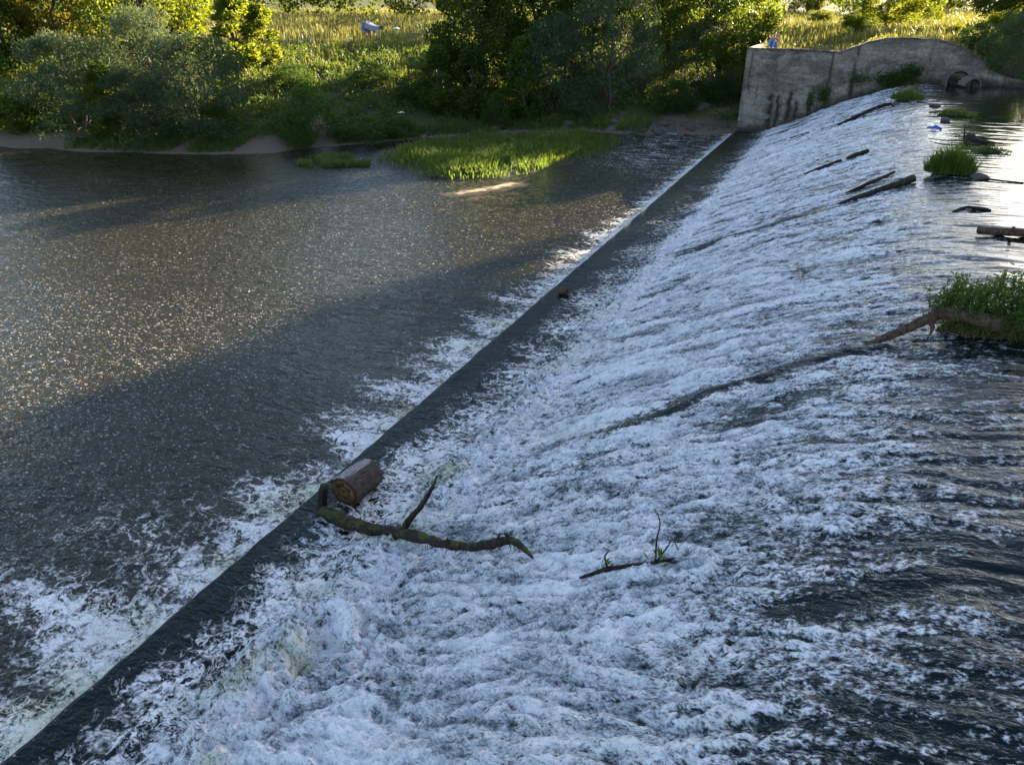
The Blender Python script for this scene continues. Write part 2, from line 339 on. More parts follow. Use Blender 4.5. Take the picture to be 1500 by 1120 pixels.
def weir_fields(X, Y):
    xw = X + 0.35 * noise(X * 0.8, Y * 0.8, 40); yw = Y + 0.18 * noise(X * 0.9, Y * 1.1, 41)
    onset = np.interp(Y, [0, 4, 6, 9, 14, 25, 40, 48], [-0.3, 0.0, 0.2, 0.35, 0.5, 0.5, 0.6, 1.0])
    t = X - onset
    cov = np.interp(t, [-8.2, -6.6, -5.9, -5.4, -3.0, -1.0, 0.2, 1.0, 2.0, 3.0], [0.98, 0.98, 0.98, 0.95, 0.86, 0.74, 0.44, 0.16, 0.0, -0.6])
    strk = fbm(xw * 0.35, yw * 1.9, 3, 50); strk2 = fbm(xw * 0.9, yw * 5.0, 2, 55)
    band = np.tanh(2.6 * fbm(xw * 0.28, yw * 1.0, 3, 47)); puff = np.clip(fbm(xw * 0.9 + 0.5 * yw, yw * 1.5, 3, 48), 0, 1)
    cov = cov + (0.20 * band + 0.34 * strk + 0.24 * strk2 + 0.5 * puff) * sst(-5.2, -3.5, X) * (0.45 + 0.55 * sst(0.1, 0.5, cov))
    cov = cov + 0.10 * (1 - sst(5, 9, Y)) * (X < 0)
    ln = np.exp(-(noise(xw * 0.16, yw * 1.15, 57) / 0.06) ** 2) + 0.7 * np.exp(-(noise(xw * 0.3, yw * 2.3, 58) / 0.05) ** 2)
    cov = cov - 0.62 * ln * sst(-5.0, -4.2, X) * (0.35 + 0.65 * sst(10, 22, Y))
    for a, b, w, s in WAKES:
        cov = cov - s * seg_mask(xw, yw + 0.04 * noise(X * 3, Y * 3, 44), a, b, w)
    # flat sill: foam only where the roller spreads
    roll = fbm(Y * 0.7, X * 0.4, 3, 60)
    near = 1 - sst(6.5, 12, Y)
    sillcov = sst(-6.3 - 0.2 * near, -4.8, X + 0.55 * roll) * 1.05 - 0.35
    ps = sst(-5.25, -4.75, X + 0.18 * roll)
    cov = np.where(X < -4.4, sillcov * (1 - ps) + cov * ps, cov)
    lace = (sst(-7.5, -5.4, X + 0.7 * roll + 0.35 * near) * 0.85 + 0.25 * roll + 0.10 * near) * (1 - ps) * (X < -4.5) * (1 - 0.45 * sst(14, 30, Y))
    lace = lace - 0.20 - 0.25 * (1 - sst(-7.1, -6.6, X))
    cov = np.where(X < -7.1, -0.2, cov)
    # --- heights
    fc = np.clip(cov, 0, 1)
    bil = lambda sx, sy, sd: 1 - 2.2 * np.abs(noise(xw * sx, yw * sy, sd))
    b1, b2, b3 = bil(4.2, 8.0, 72), bil(8.5, 13.5, 73), noise(xw * 16, yw * 23, 74)
    h = fc * (0.07 * fbm(xw * 0.7, yw * 2.0, 2, 70) + 0.040 * bil(1.8, 4.0, 71) + 0.036 * b1 + 0.026 * b2 + 0.012 * b3)
    gran = 0.20 * b1 + 0.24 * b2 + 0.16 * b3 - 0.05
    rollz = np.exp(-((X + 5.15 + 0.2 * roll) / 0.5) ** 2)
    h = h + rollz * (0.10 + 0.07 * near + 0.10 * bil(1.7, 1.9, 75) + 0.06 * bil(4, 4.3, 76) + 0.035 * bil(9, 9.5, 79)) * (1 - 0.5 * sst(15, 35, Y))
    lump = np.exp(-((X + 4.85) / 0.85) ** 2) * np.exp(-((Y - 4.2) / 1.5) ** 2)
    h = h + lump * (0.26 * np.clip(bil(1.5, 1.4, 77), -0.3, 1) + 0.12 * bil(3.3, 3.3, 78) + 0.05 * bil(8, 8, 79))
    cov = cov + gran * sst(-5.6, -4.8, X) * (1 - 0.45 * sst(0.75, 1.1, cov))
    h = h + fc * 0.13 * puff * sst(-5.2, -4.0, X) * (0.5 + 0.5 * b1)
    for bx, by, br_, bh in BUMPS:
        e = np.exp(-(((xw - bx) / (1.7 * br_)) ** 2 + ((yw - by) / br_) ** 2)); cov = cov + 0.6 * e; h = h + bh * e * (0.6 + 0.6 * b1)
    sl = sst(-7.1, -6.6, X) * (1 - sst(-5, -4.6, X))
    h = h + sl * (0.022 * fbm(X * 1.6, Y * 1.6, 3, 80) + 0.012 * noise(X * 2.0, Y * 7, 81)) 
    cov = cov + sl * (0.42 * np.clip(fbm(X * 0.7, Y * 3.2, 3, 87), -0.2, 1) + 0.22 * noise(X * 1.2, Y * 9, 88)) * sst(9, 16, Y)
    gl = sst(-0.5, 1.2, X) * (1 - sst(4.0, 7, X))
    h = h + gl * (0.030 * noise(xw * 0.5, yw * 2.6, 82) + 0.016 * noise(xw * 1.1, yw * 6.5, 83) + 0.007 * noise(xw * 2.5, yw * 15, 84)) * (1 - 0.55 * sst(2.4, 3.6, X))
    h = h + 0.006 * fbm(X * 0.9, Y * 0.9, 2, 86) * sst(3, 5, X)
    for a, b, w, s in WAKES[:2]:
        h = h + 0.07 * s * seg_mask(xw, yw, a, b, w * 0.8)
    churn = np.exp(-((X + 5.0) / 1.0) ** 2) * (0.4 + 0.6 * near) + 0.25 * (strk > 0.2)
    rip = np.interp(X, [-9, 0.8, 2.0, 3.0, 4.5], [1, 1, 0.35, 0.10, 0.055])
    streak = np.clip(sst(-4.6, -2.2, X) * (0.30 + 0.7 * sst(8, 18, Y)) + 0.2 * band, 0, 1)
    thick = np.clip(0.52 + 0.45 * strk + 0.30 * strk2 + 0.75 * puff + 0.16 * b1 + 0.20 * bil(1.8, 4.0, 71) + 0.15 * band * 0.6 - 0.10, 0, 1.1)  # foam density, following the relief so its colour carries some shading too
    thick = thick - 0.30 * ln * sst(-4.8, -4, X)
    thick = np.where(X < -4.4, np.maximum(thick, 0.62 + 0.2 * roll + 0.25 * bil(1.5, 1.6, 77)), thick)
    return cov, lace, h, np.clip(churn, 0, 1), rip, streak, thick
ys = [-2.0]
while ys[-1] < WY + 0.05: ys.append(ys[-1] + 0.0033 * math.sqrt(ys[-1] ** 2 + 48))
ys = np.array(ys)
xs_w = np.concatenate([np.arange(-7.16, 2.4, 0.0225), axis([(2.4, 0.03), (4.2, 0.06)])])
xs_p = axis([(4.2, 0.06), (8, 0.12), (14, 0.4), (60, 4)])
def water_patch(name, xs, mat):
    X, Y = np.meshgrid(xs, ys)
    cov, lace, h, churn, rip, streak, thick = weir_fields(X, Y)
    Z = prof(X) + h
    if xs[0] < -7:                                     # the sheet bends over the lip of the sill and falls to the river
        n = 7; lip = np.array([(-7.19, 0.485), (-7.23, 0.45), (-7.27, 0.38), (-7.31, 0.28), (-7.34, 0.17), (-7.37, 0.06), (-7.40, -0.06)])[::-1]
        nz = 0.035 * fbm(Y[:, :1] * 2.2, Y[:, :1] * 0, 4, 91) - 0.05 * np.clip(fbm(Y[:, :1] * 0.9, Y[:, :1] * 0, 3, 93) - 0.25, 0, 1)
        LX = np.repeat(lip[None, :, 0], len(ys), 0) + nz; LZ = np.repeat(lip[None, :, 1], len(ys), 0)
        X = np.concatenate([LX, X], 1); Z = np.concatenate([LZ, Z], 1); Y = np.concatenate([np.repeat(Y[:, :1], n, 1), Y], 1)
        fl = 0.25 + 0.5 * fbm(Y[:, :1] * 1.5, Y[:, :1] * 0, 2, 92) + np.linspace(0.55, -0.25, n)[None]
        cov = np.concatenate([fl + 0.22 + 0.5 * sst(12, 30, Y[:, :n]), cov], 1)
        pad = lambda A, v: np.concatenate([np.full((len(ys), n), v), A], 1)
        lace = pad(lace, 0.2); churn = pad(churn, 0.2); rip = pad(rip, 0.6); streak = pad(streak, 0.0); thick = pad(thick, 0.8)
    return link(name, mesh_np(name, np.stack([X, Y, Z], -1).reshape(-1, 3), grid_faces(*X.shape),
                attrs={'foam': cov, 'lace': lace, 'churn': churn, 'ripple': rip, 'streak': streak, 'thick': thick}, mat=mat))
tag(water_patch('weir_water', xs_w, M['weir_water']), kind='structure')
tag(water_patch('pond_water', xs_p, M['pond']), kind='structure')

# ------------------------------------------------------------------ the lower river
rx = -axis([(7.22, 0.03), (10.5, 0.05), (16, 0.09), (30, 0.22), (60, 0.6), (130, 3), (400, 30)])[::-1]
ry = axis([(-60, 6), (-2, 0.3), (2, 0.06), (10, 0.06), (20, 0.10), (35, 0.18), (56, 0.3)])
X, Y = np.meshgrid(rx, ry)
d = -7.3 - X
fing = fbm(Y * 1.3, d * 0.35, 3, 100); fing2 = fbm(Y * 0.45, d * 0.1, 2, 104)
reach = np.interp(Y, [0, 3, 5, 6.5, 8, 11, 15, 22, 32, 50], [2.3, 2.5, 2.6, 1.9, 1.5, 1.7, 1.5, 1.1, 0.9, 0.8]) * (1 + 0.55 * fing2)
q = d / np.maximum(reach, 0.2)
lace = 0.98 * np.exp(-(q * 0.85) ** 1.6) + 0.85 * fing * np.exp(-((q - 0.6) / 0.9) ** 2) - 0.14 - 0.35 * sst(1.2, 2.2, q)
foam = 0.95 * np.exp(-(d / (0.25 + 0.15 * reach)) ** 1.5) + 0.35 * fing * np.exp(-(d / 1.0) ** 2) - 0.1
riff = np.exp(-((X + 11.0) / 2.4) ** 2) * sst(33, 39, Y) + 0.6 * np.exp(-((d) / 2.0) ** 2) * sst(25, 35, Y)
foam = foam + 0.75 * np.exp(-(d / 0.55) ** 2) * sst(12, 28, Y)
foam = foam + riff * (0.30 + 0.5 * noise(X * 0.8, Y * 3.5, 110)) 
h = 0.030 * fbm(X * 0.7, Y * 1.2, 3, 120) + 0.020 * noise(X * 1.9, Y * 3.4, 121) + 0.008 * noise(X * 4.5, Y * 7.5, 125) + np.clip(foam, 0, 1) * (0.05 + 0.06 * (1 - 2 * np.abs(noise(X * 2.6, Y * 2.6, 122))) + 0.03 * (1 - 2 * np.abs(noise(X * 6, Y * 6, 123))))
h = h + riff * 0.05 * noise(X * 1.2, Y * 3, 124)
fleck = np.exp(-((X + 15) / 7.0) ** 2) * (1 - sst(10, 17, Y)) + 0.55 * (1 - sst(12, 26, Y)) * sst(-8.5, -12, X)  # where the foam specks and painted sparkles are spread
churn = np.exp(-(d / 1.4) ** 2) * (1 - 0.6 * sst(12, 30, Y)); rip = (0.55 + 0.35 * fbm(X * 0.12, Y * 0.2, 3, 130)) * (1 - 0.45 * sst(-10, 0, shore_s(X, Y))) + 0.3 * riff
tag(link('river_water', mesh_np('river_water', np.stack([X, Y, h], -1).reshape(-1, 3), grid_faces(*X.shape),
    attrs={'foam': foam, 'lace': lace, 'churn': churn, 'ripple': rip, 'fleck': fleck, 'thick': np.full(X.shape, 0.78) + 0.25 * fbm(X * 0.8, Y * 0.8, 3, 133)}, mat=M['river'])), kind='structure')

# ------------------------------------------------------------------ concrete: weir body, wall, pipe
def mat_concrete(name, wet=False):
    m = N(name); p = m.pos()
    n1 = m.noise(m.pos((0.6, 1, 1.1)), 1.1, 5, 0.6, 0.4); n2 = m.noise(p, 9, 5, 0.7); n3 = m.noise(m.pos((2.2, 1, 0.25)), 1.5, 4, 0.6)
    lay = m.noise(m.pos((0.25, 1, 2.2)), 1.4, 3, 0.5, 0.2)
    if wet: col = m.mix(n1, (0.012, 0.018, 0.008), (0.035, 0.034, 0.022))
    else:
        col = m.mix(m.sstep(n1, 0.35, 0.65), (0.125, 0.100, 0.080), (0.30, 0.245, 0.20))
        col = m.mix(m.math('MULTIPLY', m.sstep(lay, 0.5, 0.62), 0.45), col, (0.095, 0.078, 0.066))
        col = m.mix(m.math('MULTIPLY', m.sstep(n3, 0.52, 0.72), 0.55), col, (0.07, 0.056, 0.046))
        col = m.mix(m.math('MULTIPLY', m.sstep(m.noise(m.pos(), 0.8, 3, 0.5), 0.6, 0.7), 0.5), col, (0.21, 0.13, 0.08))
        col = m.mix(m.attr('stain'), col, (0.030, 0.028, 0.018))
        col = m.mix(m.math('MULTIPLY', m.attr('patch'), 0.6), col, (0.26, 0.222, 0.19))
    col = m.mul(col, m.mix(m.sstep(n2, 0.3, 0.7), (0.60, 0.60, 0.60), (1.2, 1.2, 1.2)))
    return m.end(m.pbsdf(col, 0.85 if not wet else 0.5, m.bump(m.math('ADD', n2, n1), 0.7, 0.05), 0.3))
M['concrete'] = mat_concrete('weathered_concrete'); M['wetcon'] = mat_concrete('wet_mossy_concrete', True)

def prism(name, pts, y0, y1, mat, parent=None, ny=2):
    """outline in XZ swept along Y"""
    n = len(pts); yy = np.linspace(y0, y1, ny); V = []; Fq = []
    for y in yy: V += [(x, y, z) for x, z in pts]
    for j in range(ny - 1):
        for i in range(n): Fq.append((j * n + i, j * n + (i + 1) % n, (j + 1) * n + (i + 1) % n, (j + 1) * n + i))
    me = bpy.data.meshes.new(name); me.from_pydata(V, [], Fq + [tuple(range(n))[::-1], tuple(range((ny - 1) * n, ny * n))]); me.materials.append(mat); me.update()
    return link(name, me, parent)
weir = empty('weir', (0, 0, 0)); tag(weir, 'long concrete weir under rushing white water with a straight mossy lower sill', 'weir')
prism('apron', [(-5.6, -1), (-5.3, 0.30), (-4.4, 0.75), (-1.46, 2.2), (0.58, 3.0), (2.1, 3.4), (3.5, 3.45), (3.6, -1)], -2, WY - 0.02, M['wetcon'], weir)
prism('sill', [(-7.16, -1), (-7.16, 0.38), (-5.8, 0.38), (-5.62, -1)], -2, WY - 0.02, M['wetcon'], weir)
# rim of the sill: a low uneven ledge that shows dark through the sheet of water
ey = np.arange(-2, WY - 0.05, 0.08); nn = len(ey)
top = 0.497 + 0.03 * fbm(ey * 0.9, ey * 0, 3, 140) ; wdt = 0.02 + 0.015 * fbm(ey * 2.5, ey * 0, 2, 141)
ex = -7.19 + 0.035 * fbm(ey * 2.2, ey * 0, 4, 91)
V = np.stack([np.stack([ex - 0.03, ey, np.full(nn, 0.2)], -1), np.stack([ex - 0.02, ey, top - 0.012], -1), np.stack([ex, ey, top], -1), np.stack([ex + wdt, ey, top - 0.004], -1), np.stack([ex + wdt + 0.03, ey, top - 0.06], -1)], 1)
rim = link('sill_rim', mesh_np('sill_rim', V.reshape(-1, 3), grid_faces(nn, 5), mat=M['wetcon']), weir)

wx = np.arange(-7.14, 8.001, 0.045); wv = np.linspace(0, 1, 130)
X, Vv = np.meshgrid(wx, wv); T = wall_top(X) + 0.05 * fbm(X * 2.2, X * 0, 4, 150) - 0.10 * np.clip(fbm(X * 1.1, X * 0, 3, 149) - 0.15, 0, 1); Z = -0.6 + (T + 0.6) * Vv
dy = 0.06 * fbm(X * 0.7, Z * 0.9, 4, 151) + 0.05 * fbm(X * 3, Z * 3, 4, 152)
patch = np.zeros_like(X)
for u, v, ru, rv in [(1290, 108, 0.8, 0.6), (1262, 92, 0.45, 1.0), (1150, 88, 0.4, 0.45), (1330, 98, 0.6, 0.5), (1115, 150, 0.8, 0.25), (1118, 170, 0.7, 0.2), (1195, 120, 0.6, 0.4), (1395, 92, 0.5, 0.25), (1240, 98, 0.35, 0.6), (1310, 82, 0.7, 0.3)]:
    c = at_y(u, v, WY); e = np.hypot((X - c[0]) / ru, (Z - c[2]) / rv) + 0.95 * fbm(X * 1.6, Z * 1.6, 5, int(u) % 97)
    patch = np.maximum(patch, 1 - sst(0.6, 0.85, e))
dy = dy - 0.03 * patch
def crack(x0, za, zb, w, sd):
    cx = x0 + 0.14 * fbm(Z * 1.3, Z * 0, 4, sd); return np.exp(-((X - cx) / w) ** 2) * sst(za, za + 0.4, Z) * (1 - sst(zb - 0.1, zb + 0.1, Z))
ck = crack(at_y(1217, 100, WY)[0], 1.6, 5.6, 0.055, 161) + 1.2 * crack(at_y(1255, 90, WY)[0], 3.6, 6.2, 0.06, 162) + 0.8 * crack(at_y(1101, 90, WY)[0], 2.6, 5.6, 0.05, 163) + 0.6 * crack(at_y(1365, 75, WY)[0], 4.6, 6.3, 0.05, 164) + 0.5 * crack(at_y(1190, 140, WY)[0], 1.4, 3.4, 0.04, 165)
dy = dy + 0.10 * np.clip(ck, 0, 1)
for zz in (1.7, 2.6, 3.5, 4.4, 5.2): dy = dy + 0.035 * np.exp(-((Z - zz - 0.04 * noise(X * 0.8, X * 0, 170)) / 0.03) ** 2) * sst(-0.1, 0.25, noise(X * 0.7, Z * 0 + zz, 171))
stain = np.clip(ck, 0, 1) * 0.75
for u, v0, v1, w in [(1131, 136, 190, 0.17), (1142, 136, 190, 0.13), (1160, 130, 180, 0.16), (1188, 132, 170, 0.10), (1251, 110, 138, 0.12), (1168, 146, 178, 0.12)]:
    a = at_y(u, v0, WY); b = at_y(u, v1, WY)
    stain = np.maximum(stain, (0.75 + 0.5 * fbm(X * 5, Z * 3, 3, int(u))) * np.exp(-((X - a[0] + 0.12 * noise(Z * 2, Z * 0, 7)) / (1.25 * w * (0.7 + 0.5 * sst(a[2], b[2], Z)))) ** 2) * (1 - sst(a[2] - 0.25, a[2], Z)) * 1.4)
base_line = np.where(X < 2.2, np.maximum(prof(np.clip(X, -7.1, 9)), 0.3), 3.75)
stain = np.minimum(stain, 1); stain = np.maximum(stain, (1 - sst(0.1, 0.6, Z - base_line + 0.25 * fbm(X * 1.5, Z, 3, 180))) * 0.85)
stain = np.maximum(stain, sst(-0.22, -0.02, Z - T + 0.1 * fbm(X * 3, Z * 3, 2, 181)) * 0.6)
FV = np.stack([X, WY + dy, Z], -1).reshape(-1, 3); nr, nc = X.shape
BV = np.stack([wx, np.full(nc, WY + 0.95), T[-1]], -1)                 # back edge of the top
BB = np.stack([wx, np.full(nc, WY + 0.95), np.full(nc, -0.6)], -1)
V = np.concatenate([FV, BV, BB]); fq = grid_faces(nr, nc)
a = (nr - 1) * nc + np.arange(nc); b = nr * nc + np.arange(nc); c = b + nc
fq = np.concatenate([fq, np.stack([a[:-1], a[1:], b[1:], b[:-1]], -1), np.stack([b[:-1], b[1:], c[1:], c[:-1]], -1)])
ex_st = np.concatenate([stain.ravel(), np.full(nc, 0.6), np.full(nc, 0)]); ex_pt = np.concatenate([patch.ravel(), np.zeros(2 * nc)])
wall = link('retaining_wall', mesh_np('retaining_wall', V, fq, attrs={'stain': ex_st, 'patch': ex_pt}, mat=M['concrete']))
tag(wall, 'tall weathered grey concrete abutment wall with a humped top at the far end of the weir', 'wall')
# return leg running back into the bank
yy = np.linspace(WY + 0.02, WY + 14, 60); zz = np.linspace(-0.6, 5.36, 50); Yg, Zg = np.meshgrid(yy, zz)
RV = np.stack([-7.14 + 0.05 * fbm(Yg, Zg, 3, 190), Yg, Zg], -1).reshape(-1, 3); RT = np.stack([np.full(60, -6.35), yy, np.full(60, 5.36)], -1)
rf = grid_faces(50, 60)[:, ::-1]; a = 49 * 60 + np.arange(60); b = 50 * 60 + np.arange(60)
rf = np.concatenate([rf, np.stack([a[:-1], a[1:], b[1:], b[:-1]], -1)])
link('wing_wall', mesh_np('wing_wall', np.concatenate([RV, RT]), rf, attrs={'stain': np.zeros(3060), 'patch': np.zeros(3060)}, mat=M['concrete']), wall)

def ring_mesh(name, r, t, L, a0, a1, n, mat, jag=0.0):
    V = []; Q = []
    for i in range(n + 1):
        a = a0 + (a1 - a0) * i / n; j = jag * math.sin(i * 2.3) * L
        for rr, l in ((r - t, 0), (r, 0), (r, L + j), (r - t, L + j)): V.append((rr * math.cos(a), l, rr * math.sin(a)))
    for i in range(n):
        for k in range(4): Q.append((4 * i + k, 4 * i + (k + 1) % 4, 4 * i + 4 + (k + 1) % 4, 4 * i + 4 + k))
    Q += [(3, 2, 1, 0), (4 * n, 4 * n + 1, 4 * n + 2, 4 * n + 3)]
    me = bpy.data.meshes.new(name); me.from_pydata(V, [], Q); me.materials.append(mat); me.update(); return me
M['pipe'] = mat_flat('pipe_concrete', (0.13, 0.10, 0.08), 0.85, 0.4, 5)
c = at_y(1408, 115, WY - 0.5)
pr = link('culvert_pipe', ring_mesh('culvert_pipe', 0.64, 0.08, 0.8, 0, 2 * math.pi, 32, M['pipe']), loc=(c[0] - 0.1, WY - 0.6, 3.95)); pr.rotation_euler = (0, 0, R(14))
tag(pr, 'round concrete culvert pipe sticking out of the wall at the pond waterline', 'pipe')
c = at_y(1426, 116, WY - 0.9)
pr = link('broken_pipe_piece', ring_mesh('broken_pipe_piece', 0.6, 0.08, 0.5, R(-25), R(150), 22, M['pipe'], 0.12), loc=(c[0] + 0.0, WY - 1.2, 3.66)); pr.rotation_euler = (R(8), R(-14), R(38))
tag(pr, 'broken half of a concrete pipe ring tilted in the pond in front of the culvert', 'pipe')

# ------------------------------------------------------------------ plants: leaf clouds and blades
def leaf_cloud(P, Nrm, size, aspect, tint, r=rng):
    """one kite-shaped leaf per point, axis random with outward bias"""
    n = len(P); ax = r.normal(size=(n, 3)) + 0.9 * Nrm; ax /= np.linalg.norm(ax, axis=1)[:, None]
    w = np.cross(ax, r.normal(size=(n, 3))); w /= np.maximum(np.linalg.norm(w, axis=1)[:, None], 1e-6)
    L = size * r.uniform(0.65, 1.35, n)[:, None]; up = np.cross(ax, w)
    v = np.stack([P, P + ax * L * 0.45 + w * L * aspect * 0.5 + up * L * 0.06, P + ax * L, P + ax * L * 0.45 - w * L * aspect * 0.5 + up * L * 0.06], 1).reshape(-1, 3)
    f = np.arange(4 * n).reshape(n, 4); return v, f, np.repeat(tint, 4)
def tube(points, radii, n=7, cap=True, rough=0.0, sd=0):
    P = np.array(points, float); V = []; Q = []; rr = np.random.default_rng(sd)
    T = np.gradient(P, axis=0); T /= np.linalg.norm(T, axis=1)[:, None]
    ref = np.array([0, 0, 1.0]) if abs(T[0][2]) < 0.8 else np.array([1.0, 0, 0])
    for i in range(len(P)):
        a = np.cross(T[i], ref); a /= np.linalg.norm(a); b = np.cross(T[i], a)
        for k in range(n):
            t = 2 * math.pi * k / n; q = radii[i] * (1 + rough * rr.uniform(-1, 1)); V.append(P[i] + q * (a * math.cos(t) + b * math.sin(t)))
    for i in range(len(P) - 1):
        for k in range(n): Q.append((i * n + k, i * n + (k + 1) % n, (i + 1) * n + (k + 1) % n, (i + 1) * n + k))
    tri = []
    if cap:
        for base, c, flip in ((0, P[0], False), ((len(P) - 1) * n, P[-1], True)):
            V.append(c); ci = len(V) - 1
            for k in range(n):
                t = (ci, base + (k + 1) % n, base + k); tri.append(t[::-1] if flip else t)
    return np.array(V), np.array(Q), np.array(tri).reshape(-1, 3)
def join_tubes(lst):
    V, Q, T, o = [], [], [], 0
    for v, q, t in lst:
        V.append(v); Q.append(q + o); T.append(t + o); o += len(v)
    return np.concatenate(V), np.concatenate(Q), np.concatenate(T)
def smooth_path(pts, k=4):
    P = np.array(pts, float); t = np.arange(len(P)); tt = np.linspace(0, len(P) - 1, (len(P) - 1) * k + 1)
    out = []
    for c in range(P.shape[1]):
        m = np.gradient(P[:, c]); i = np.minimum(tt.astype(int), len(P) - 2); s = tt - i
        out.append((2 * s ** 3 - 3 * s ** 2 + 1) * P[i, c] + (s ** 3 - 2 * s ** 2 + s) * m[i] + (-2 * s ** 3 + 3 * s ** 2) * P[i + 1, c] + (s ** 3 - s ** 2) * m[i + 1])
    return np.stack(out, -1)

def make_plant(name, height, width, shape, n_clump, per, leaf, aspect, mat, seed, stems=1, bark='bark', clump_r=0.16, low=0.12):
    """returns (trunk mesh, crown mesh) of a plant of given height, base at the origin"""
    r = np.random.default_rng(seed); cl = []; tries = 0
    while len(cl) < n_clump and tries < 40000:
        tries += 1
        z = r.uniform(low, 1); a = r.uniform(0, 2 * math.pi)
        if shape == 'round': w = math.sqrt(max(0, 1 - ((z - 0.52) / 0.5) ** 2))
        elif shape == 'bush': w = math.sqrt(max(0, 1 - (max(z - 0.28, 0) / 0.73) ** 2)) * (0.82 + 0.18 * min(1, z / 0.28))
        elif shape == 'column': w = min(1, z / 0.25) * (1 - z) ** 0.55 * 1.15
        else: w = min(1, 0.25 + z / 0.55) * math.sqrt(max(0, 1 - (max(z - 0.5, 0) / 0.52) ** 2))
        w *= 1 + 0.28 * math.sin(3 * a + seed) * math.sin(5 * z + seed * 1.7)
        rad = w * r.uniform(0.35, 1.0) ** 0.5
        cl.append((0.5 * width * rad * math.cos(a), 0.5 * width * rad * math.sin(a), height * (z - 0.02), rad))
    cl = np.array(cl)
    Ps, Ns, Ts = [], [], []
    cr = clump_r * min(width, height)
    for c in cl:
        k = int(per * r.uniform(0.5, 1.4)); dirs = r.normal(size=(k, 3)); dirs /= np.linalg.norm(dirs, axis=1)[:, None]
        rad = cr * r.uniform(0.6, 1.3) * r.uniform(0.25, 1, k)[:, None] ** 0.5
        p = c[:3] + dirs * rad * np.array([1.1, 1.1, 0.75]); p[:, 2] = np.maximum(p[:, 2], 0.02)
        Ps.append(p); out = dirs * 0.6 + (c[:3] / max(np.linalg.norm(c[:3]), .1))[None] * 0.5 + np.array([0, 0, 0.25]); Ns.append(out)
        Ts.append(np.clip(r.normal(0.5 + 0.25 * math.sin(c[0] * 9 + c[2] * 5), 0.25, k), 0, 1))
    v, f, t = leaf_cloud(np.concatenate(Ps), np.concatenate(Ns), leaf, aspect, np.concatenate(Ts), r)
    crown = mesh_np(name + '_crown', v, f, attrs={'tint': t}, smooth=False, mat=M[mat])
    tubes = []
    for s in range(stems):
        a = r.uniform(0, 6.28); lean = 0.0 if stems == 1 else 0.30
        top = np.array([math.cos(a) * width * lean * r.uniform(.5, 1), math.sin(a) * width * lean * r.uniform(.5, 1), height * (0.86 if stems == 1 else 0.7)])
        b0 = np.array([0, 0, -0.25]) + (0 if stems == 1 else 1) * np.array([math.cos(a), math.sin(a), 0]) * 0.15
        ts = np.linspace(0, 1, 8)[:, None]; path = b0 + (top - b0) * ts + np.array([[0, 0, 0]] + [list(r.normal(0, 0.02 * height, 2)) + [0] for _ in range(7)])
        r0 = 0.020 * height if stems == 1 else 0.010 * height
        tubes.append(tube(path, r0 * (1.05 - 0.9 * ts[:, 0]), 7))
        nb = 9 if stems == 1 else 3
        for _ in range(nb):
            c = cl[r.integers(len(cl))][:3]; zt = np.clip(c[2] * r.uniform(0.45, 0.75), 0.1 * height, 0.8 * height)
            i = np.argmin(abs(path[:, 2] - zt)); p0 = path[i]
            mid = (p0 + c) / 2 + np.array([0, 0, 0.05 * height]); tubes.append(tube(smooth_path([p0, mid, c], 3), np.linspace(0.5 * r0, 0.12 * r0, 7), 5))
    V, Q, T = join_tubes(tubes)
    trunk = mesh_np(name + '_trunk', V, Q, T, mat=M[bark])
    return trunk, crown
PROTO = {
    'maple_tree': [make_plant('maple_tree', 10, 7.5, 'round', 125, 190, 0.20, 0.75, 'broad', 1, clump_r=0.10, low=0.14),
                   make_plant('maple_tree', 10, 8, 'tree', 120, 190, 0.20, 0.75, 'broad', 2, clump_r=0.11, low=0.18)],
    'willow_bush': [make_plant('willow_bush', 5, 5.5, 'bush', 90, 150, 0.20, 0.26, 'willow', 3, stems=6, clump_r=0.13, low=0.03),
                    make_plant('willow_bush', 5, 5.0, 'bush', 80, 150, 0.20, 0.26, 'willow', 4, stems=5, clump_r=0.14, low=0.03)],
    'willow_tree': [make_plant('willow_tree', 9, 7, 'tree', 70, 210, 0.22, 0.24, 'willow', 5, clump_r=0.13, low=0.22)],
    'sapling': [make_plant('sapling', 5, 2.4, 'column', 60, 70, 0.22, 0.7, 'broad', 6, clump_r=0.16, low=0.05)],
    'shrub': [make_plant('shrub', 2.5, 3.0, 'bush', 55, 90, 0.16, 0.55, 'weed', 8, stems=5, clump_r=0.17, low=0.03),
              make_plant('shrub', 2.5, 2.6, 'bush', 50, 90, 0.17, 0.6, 'broad', 9, stems=5, clump_r=0.18, low=0.03)],
}
HT = {'maple_tree': 10, 'willow_bush': 5, 'willow_tree': 9, 'sapling': 5, 'shrub': 2.5}
WD = {'maple_tree': 7.8, 'willow_bush': 5.2, 'willow_tree': 7, 'sapling': 2.4, 'shrub': 2.8}
CAT = {'maple_tree': 'tree', 'willow_bush': 'bush', 'willow_tree': 'tree', 'sapling': 'young tree', 'shrub': 'shrub'}
def plant(kind, var, loc, h, w, label, group, color=(1, 1, 1), name=None):
    tm, cm = PROTO[kind][var]
    o = empty(name or kind, loc, random.uniform(0, 6.28)); o.scale = (w / WD[kind], w / WD[kind], h / HT[kind])
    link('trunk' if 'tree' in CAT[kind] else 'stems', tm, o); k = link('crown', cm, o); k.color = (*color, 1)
    tag(o, label, CAT[kind], group); return o
YEL, DRK, GRN, SIL, RED, OLV = (1.25, 1.25, 0.8), (0.62, 0.70, 0.72), (0.82, 0.92, 0.82), (0.95, 0.97, 1.05), (1.2, 0.85, 0.75), (1.1, 1.02, 0.8)
